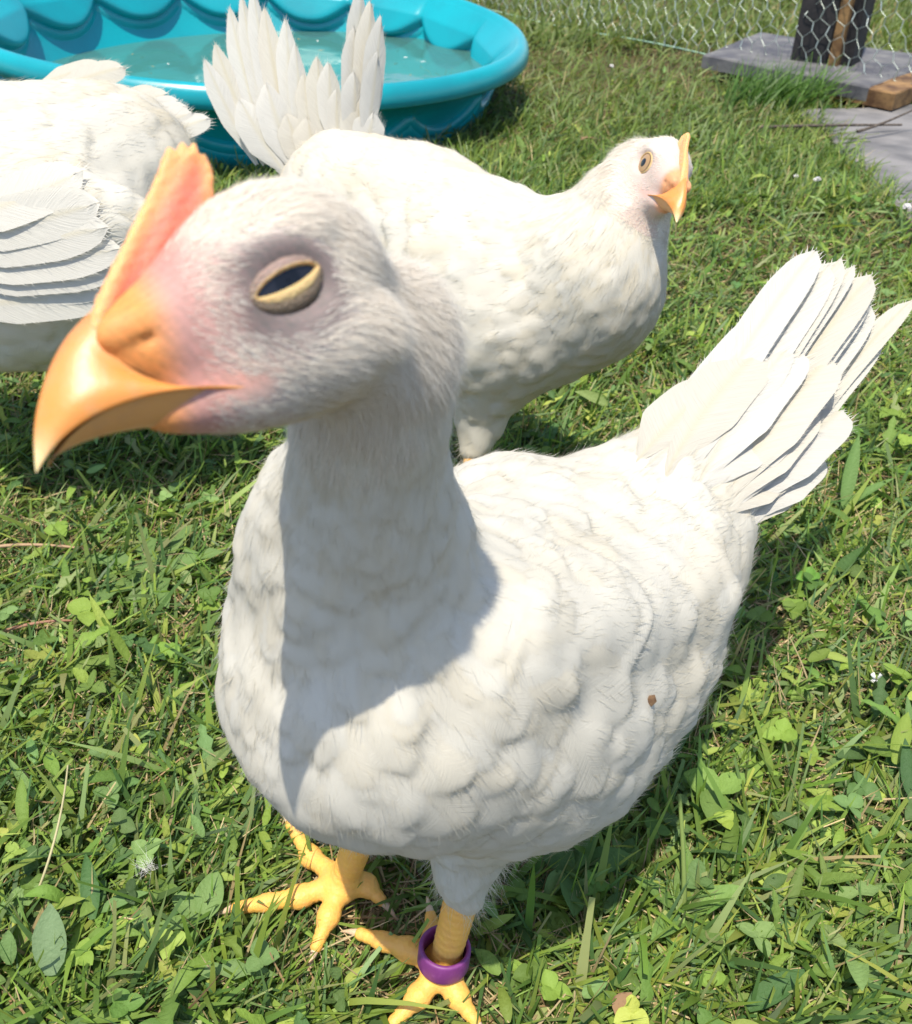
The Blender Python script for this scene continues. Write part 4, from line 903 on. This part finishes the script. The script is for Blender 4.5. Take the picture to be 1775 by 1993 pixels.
def lawn():
    sets = []
    # (count, rows of the view, power, length range, width range, tilt mean)
    for n, p0, p1, pw, l0, l1, w0, w1, tl in ((2600, 500, 2080, 1., .035, .065, .0032, .0055, 1.05), (36000, 900, 2080, 1., .014, .044, .0013, .0036, .95), (26000, 380, 930, .9, .018, .045, .0018, .0040, .85), (34000, 60, 420, .75, .022, .055, .0024, .0045, .70), (22000, -70, 100, .8, .03, .07, .004, .008, .6)):
        P = spread(n, p0, p1, pw); P = P[~blocked(P)]; n = len(P)
        dist = P[:, 1]; dry = sstep(.25, .75, vnoise(P, 14, 5) + .25 * rg.normal(0, 1, n))
        td = toe_dist(P); L = rg.uniform(l0, l1, n) * np.where(td < .012, .35, 1) * (1 - .35 * dry)
        k = ~((td < .006) & (rg.random(n) < .8)); P, L, dry, dist, td = P[k], L[k], dry[k], dist[k], td[k]; n = len(P)
        az = np.where(rg.random(n) < .45, rg.normal(.6, .7, n), rg.random(n) * 6.283)
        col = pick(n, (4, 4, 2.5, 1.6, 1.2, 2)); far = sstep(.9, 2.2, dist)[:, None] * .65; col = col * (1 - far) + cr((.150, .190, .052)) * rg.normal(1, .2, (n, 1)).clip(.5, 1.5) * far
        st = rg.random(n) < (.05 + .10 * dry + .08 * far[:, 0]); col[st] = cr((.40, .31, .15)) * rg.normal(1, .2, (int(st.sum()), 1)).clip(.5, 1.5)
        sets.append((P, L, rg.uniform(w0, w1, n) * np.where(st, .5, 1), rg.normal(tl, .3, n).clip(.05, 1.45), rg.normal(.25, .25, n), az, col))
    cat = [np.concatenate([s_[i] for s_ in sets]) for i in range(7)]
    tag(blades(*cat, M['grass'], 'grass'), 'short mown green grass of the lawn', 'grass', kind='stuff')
lawn()
def thatch():
    P = np.concatenate([spread(13000, 850, 2080), spread(12000, 150, 900, .8)]); ctrs = [(G(x, y)[:2], s_) for x, y, s_ in ((385, 1290, .022), (1470, 1195, .028), (1740, 1270, .02), (985, 1845, .03), (1745, 760, .03), (60, 1060, .03), (1650, 1560, .03), (300, 1480, .02))]
    for c, s_ in ctrs: P = np.concatenate([P, c + rg.normal(0, s_, (260, 2))])
    P = P[~blocked(P)]; n = len(P); col = cr((.40, .31, .17)) * rg.normal(1, .25, (n, 1)).clip(.4, 1.5); col[rg.random(n) < .3] *= (.6, .5, .45)
    tag(blades(P, rg.uniform(.012, .045, n), rg.uniform(.0006, .0014, n), rg.normal(1.35, .15, n).clip(.9, 1.55), rg.normal(.1, .3, n), rg.random(n) * 6.283, col, M['straw'], 'dry_thatch', z0=.004), 'dry straw coloured thatch among the grass', 'thatch', kind='stuff')
thatch()
LEAF_ROWS = 7
LEAF_T = np.array((-1., 0., 1.)); NC = 3
def leaves(P, z0, L, W, tilt, bend, az, col, lobes, name, m=None, kind='stuff', root=None, label=None):
    n = len(P); s = np.linspace(0, 1, LEAF_ROWS); t = LEAF_T; dh = np.stack([np.cos(az), np.sin(az), 0 * az], 1)
    hor = np.sin(tilt)[:, None] * s + bend[:, None] * .3 * s ** 2; ver = np.cos(tilt)[:, None] * s - bend[:, None] * s ** 2
    ctr = np.concatenate([P, np.broadcast_to(z0, (n,))[:, None]], 1)[:, None] + dh[:, None] * (hor * L[:, None])[..., None]; ctr[..., 2] += ver * L[:, None]
    ctr[..., 2] = np.maximum(ctr[..., 2], .002)
    roll = rg.normal(0, .35, n); sd = np.stack([-np.sin(az) * np.cos(roll), np.cos(az) * np.cos(roll), np.sin(roll)], 1)
    wp = np.sin(np.pi * np.clip(s, .02, 1) ** .75) ** .8 + .08; wp[-1] = .04
    w = wp[None] * W[:, None] * .5; w = w * np.where(lobes[:, None], .55 + .6 * (np.arange(LEAF_ROWS) % 2)[None], 1)
    V = ctr[:, :, None] + sd[:, None, None] * (w[..., None] * t)[..., None]
    V[..., 2] += (np.abs(t) * .28 + .0)[None, None] * w[..., None] + rg.normal(0, .03, V.shape[:3]) * W[:, None, None]
    idx = np.arange(LEAF_ROWS * NC).reshape(LEAF_ROWS, NC); q = np.stack([idx[:-1, :-1], idx[1:, :-1], idx[1:, 1:], idx[:-1, 1:]], -1).reshape(-1, 4)
    qq = (q[None] + (np.arange(n) * LEAF_ROWS * NC)[:, None, None]).reshape(-1, 4)
    cv = np.repeat(col, LEAF_ROWS * NC, 0).reshape(n, LEAF_ROWS, NC, 3).copy(); cv[:, :, 1] = cv[:, :, 1] * 1.12 + .01
    o = build(name, V.reshape(-1, 3), qq, None, m or M['leaf'], None, cv.reshape(-1, 3))
    if kind: o['kind'] = kind
    if root is not None: child(o, root)
    return o
def ground_cover():
    P = np.concatenate([spread(3200, 880, 2080), spread(3600, 330, 920, .9), spread(1500, 150, 380)]); P = P[~blocked(P)]; P = P[toe_dist(P) > .012]
    den = vnoise(P, 10, 8); P = P[rg.random(len(P)) < np.clip(.55 + .6 * den, .12, 1)]; n = len(P)
    big = rg.random(n) < .2; L = np.where(big, rg.uniform(.018, .036, n), rg.uniform(.007, .016, n)); W = L * np.where(big, rg.uniform(.16, .30, n), rg.uniform(.2, .5, n))
    z = rg.uniform(.004, .02, n); ti = rg.normal(1.15, .3, n).clip(.3, 1.57); be = rg.normal(.25, .25, n); az = rg.random(n) * 6.283; co = pick(n, (4, 3, 2, 2.5, .6, 2)); lo = (rg.random(n) < .5) & big
    far_ = np.ones(n, bool)
    for f_ in (.5, 1.): far_ &= toe_dist(P + np.stack([np.cos(az), np.sin(az)], 1) * (L * f_)[:, None]) > .012
    P, L, W, z, ti, be, az, co, lo = (x[far_] for x in (P, L, W, z, ti, be, az, co, lo))
    # clover: three round leaflets on a point
    Q = np.concatenate([spread(380, 880, 2080), spread(380, 330, 920)]); Q = Q[~blocked(Q)]; Q = Q[toe_dist(Q) > .022]; m = len(Q); a0 = rg.random(m) * 6.283; zl = rg.uniform(.008, .024, m); ll = rg.uniform(.006, .010, m); c0 = pick(m, (3, 4, 1, 2, 0, 3))
    for j in range(3):
        P = np.concatenate([P, Q]); L = np.concatenate([L, ll]); W = np.concatenate([W, ll * .85]); z = np.concatenate([z, zl]); ti = np.concatenate([ti, rg.normal(1.35, .15, m)]); be = np.concatenate([be, rg.normal(.1, .1, m)])
        az = np.concatenate([az, a0 + j * 2.094]); co = np.concatenate([co, c0]); lo = np.concatenate([lo, np.zeros(m, bool)])
    tag(leaves(P, z, L, W, ti, be, az, co, lo, 'ground_cover'), 'low broad leaves of clover and weeds in the lawn', 'ground cover', kind='stuff')
ground_cover()

# ------------------------------------------------------------------ small things in the lawn
def tuft():
    c = empty('tall_grass_tuft', (*G(1510, 215)[:2], 0)); tag(c, 'tuft of long dark green grass in front of the weathered board', 'grass tuft')
    n = 420; P = np.stack([G(x, y)[:2] for x, y in zip(rg.uniform(1400, 1600, n), rg.normal(214, 9, n))]); P = P[~blocked(P)]; n = len(P)
    blades(P, rg.uniform(.05, .105, n), rg.uniform(.0022, .0042, n), rg.normal(.35, .18, n).clip(.02, 1), rg.normal(.25, .12, n), rg.normal(.3, .8, n), cr((.085, .175, .028)) * rg.normal(1, .2, (n, 1)).clip(.5, 1.5), M['grass'], 'blades', seg=5, kind='stuff', root=c)
tuft()
def stalk(name, label, cat, pts, rad, m, head=None):
    v, q = tube(pts, rad, 6); o = build(name, v, q, None, m); tag(o, label, cat); return o
def bez(a, b, c, n=14):
    t = np.linspace(0, 1, n)[:, None]; a, b, c = cr(a), cr(b), cr(c); return (1 - t) ** 2 * a + 2 * t * (1 - t) * b + t * t * c
def attr_obj(name, v, q, m, col, root=None):
    o = build(name, v, q, None, m, None, np.tile(cr(col), (len(v), 1)))
    if root is not None: child(o, root)
    return o
# twig on the grass
tw = empty('twig', G(1600, 246)); tag(tw, 'thin dark forked twig lying between the grass tuft and the flagstone', 'twig')
v, q = tube(bez(G(1475, 248, .022), G(1590, 243, .028), G(1755, 243, .022)), np.linspace(.0030, .0018, 14), 6); child(build('stem', v, q, None, M['bark']), tw)
v, q = tube(bez(G(1668, 256, .024), G(1710, 246, .03), G(1790, 208, .05)), np.linspace(.0026, .0012, 14), 6); child(build('side_branch', v, q, None, M['bark']), tw)
# dry stem and green stem
def straw(label, a, b, c, w, col, cat='stem', name='dry_stem'):
    v, q = tube(bez(a, b, c, 18), np.linspace(w, w * .6, 18), 6); o = attr_obj(name, v, q, M['straw'], col); tag(o, label, cat)
straw('long pale dry stem curving through the grass at the left bottom', G(60, 1765, .012), G(118, 1640, .05), G(132, 1490, .03), .0007, (.45, .40, .22))
straw('reddish straw stalk lying in the grass under the beak', G(-20, 1066, .016), G(70, 1052, .02), G(190, 1072, .014), .0013, (.42, .28, .17), 'stalk', 'straw_stalk')
straw('pinkish brown runner stem beside the bright clover leaf at the left', G(-10, 1235, .014), G(70, 1205, .022), G(140, 1208, .014), .0012, (.34, .18, .12), 'stalk', 'straw_stalk')
def plant(name, label, cat, pos, spec, col, stem=None):
    """rosette or sprig: spec = list of (length, width, azimuth, tilt, bend, lobed)"""
    root = empty(name, (*pos[:2], 0)); tag(root, label, cat)
    for (L, W, az, ti, be, lob) in spec:
        o = leaves(pos[None, :2], cr([pos[2]]), cr([L]), cr([W]), cr([ti]), cr([be]), cr([az]), cr([col]) * rg.normal(1, .1), np.array([lob]), 'leaf', kind=None, root=root)
    if stem is not None:
        v, q = tube(stem, np.linspace(.0014, .0009, len(stem)), 6); attr_obj('stem', v, q, M['straw'], (.16, .22, .06), root)
p = G(1400, 1545, .022); plant('strawberry_plant', 'serrated bright green three-part leaf at the edge of the front chicken\'s shadow', 'plant', p, [(.019, .014, 2.6, 1.3, .1, False), (.019, .015, 4.2, 1.35, .1, False), (.017, .013, .6, 1.25, .1, False)], (.20, .32, .07), bez(G(1400, 1560), G(1402, 1550, .01), p, 6))
p = G(175, 1190, .022); plant('clover_plant', 'yellow-green clover leaf beside the pinkish runner stem', 'plant', p, [(.015, .013, 2.9, 1.3, .1, False), (.015, .012, 5.0, 1.35, .1, False), (.013, .011, .6, 1.25, .1, False)], (.25, .36, .06), bez(G(180, 1205), G(178, 1195, .01), p, 6))
p = G(300, 1120, .008); plant('dandelion_plant', 'dandelion rosette with notched leaves left of the front chicken\'s neck', 'plant', p, [(.048, .014, a_, 1.15, .22, True) for a_ in (.3, 1.2, 2.0, 3.0, 4.1, 5.2)], (.13, .215, .06))
p = G(1330, 1780, .01); plant('broadleaf_weed', 'upright weed with pointed leaves right of the leg band in half shade', 'plant', p, [(.032, .010, a_, .9, .2, False) for a_ in (.2, 1.4, 2.7, 3.9, 5.1)], (.15, .25, .06), bez(p, G(1335, 1700, .03), G(1322, 1545, .05), 8))
p = G(100, 1900, .02); plant('broadleaf_weed', 'hairy grey-green pointed leaf standing near the bottom left corner', 'plant', p, [(.030, .013, 1.7, .75, .1, False)], (.17, .25, .12))
p = G(400, 1790, .018); plant('broadleaf_weed', 'pair of smooth oval leaves left of the front chicken\'s toes', 'plant', p, [(.022, .012, 1.5, 1.1, .2, False), (.024, .009, 3.4, 1.35, .1, False), (.02, .01, 2.6, 1.2, .2, False)], (.17, .27, .08))
p = G(1115, 1700, .012); plant('broadleaf_weed', 'dark shaded weed under the body of the front chicken', 'plant', p, [(.030, .014, a_, 1.0, .2, False) for a_ in (.1, 1.1, 2.4, 4.6)], (.11, .20, .06))
p = G(1640, 990, .01); plant('broadleaf_weed', 'broad pointed green blade standing right of the front chicken\'s tail', 'plant', p, [(.06, .010, 1.2, .7, .1, False), (.045, .007, .3, .9, .2, False)], (.15, .26, .07))
def flower(pos, d, label, stem_h=.012, n=40):
    root = empty('clover_flower', (*pos[:2], 0)); tag(root, label, 'flower', 'white flowers in the lawn')
    a = rg.random(n) * 6.283; el = np.arccos(rg.uniform(-.1, 1, n)); D = np.stack([np.sin(el) * np.cos(a), np.sin(el) * np.sin(a), np.cos(el)], 1)
    sd = unit(np.cross(D, (0, 0, 1.)) + 1e-6); c = cr(pos); w = d * .13
    V = np.stack([c + D * d * .12 - sd * w * .3, c + D * d * .12 + sd * w * .3, c + D * d * .5 + sd * w, c + D * d * .5 - sd * w], 1).reshape(-1, 3)
    child(build('petals', V, np.arange(4 * n).reshape(n, 4), None, M['petal']), root)
    v, q = tube(bez((*pos[:2], -.002), (pos[0] + .002, pos[1], pos[2] * .5), pos, 6), .0007, 5); attr_obj('stem', v, q, M['straw'], (.14, .2, .06), root)
flower(G(1590, 352, .030), .011, 'white clover flower in the grass left of the flagstone')
flower(G(1549, 345, .026), .008, 'smaller pale clover flower just left of another clover flower')
flower(G(1765, 404, .030), .011, 'white clover flower at the right edge below the flagstone')
flower(G(1706, 1322, .022), .008, 'small white flower in the grass right of the front chicken', n=12)
flower(G(1190, 130, .03), .010, 'tiny white clover flower between pool and wire fence')
def flat_bit(name, label, cat, pos, L, W, az, m):
    n = 1; o = leaves(cr([pos[:2]]), cr([pos[2]]), cr([L]), cr([W]), cr([1.4]), cr([.1]), cr([az]), cr([(.3, .2, .1)]), np.array([False]), name, m=m, kind=None); tag(o, label, cat)
flat_bit('dead_leaf', 'pale brown dead leaf in the grass below the pool', 'leaf', G(1130, 272, .028), .022, .014, .2, M['brown_leaf'])
flat_bit('dead_leaf', 'small red dead leaf in the grass at the right edge', 'leaf', G(1692, 742, .024), .012, .007, 2.0, M['red_leaf'])
flat_bit('dead_leaf', 'brown dead leaf at the bottom edge right of the toes', 'leaf', G(1205, 1985, .02), .012, .010, 1.0, M['brown_leaf'])
# loose down feather in the grass
fr_ = np.random.default_rng(5); n = 60; c = G(292, 1690, .024); d = unit(fr_.normal(0, 1, (n, 3)) + [-.6, .2, .5])
o = strands('down_feather', None, np.repeat(c[None], n, 0) + fr_.normal(0, .001, (n, 3)), d, np.tile(cr((0, 0, 1.)), (n, 1)), fr_.uniform(.004, .011, n), np.full(n, .00016), np.tile(cr((.8, .78, .74)), (n, 1)), fr_, kind=None)
tag(o, 'small white down feather caught in the grass at the left', 'feather')
print('OBJS', len(bpy.data.objects), 'TRIS', sum(sum(len(p.vertices) - 2 for p in o.data.polygons) for o in bpy.data.objects if o.type == 'MESH'))
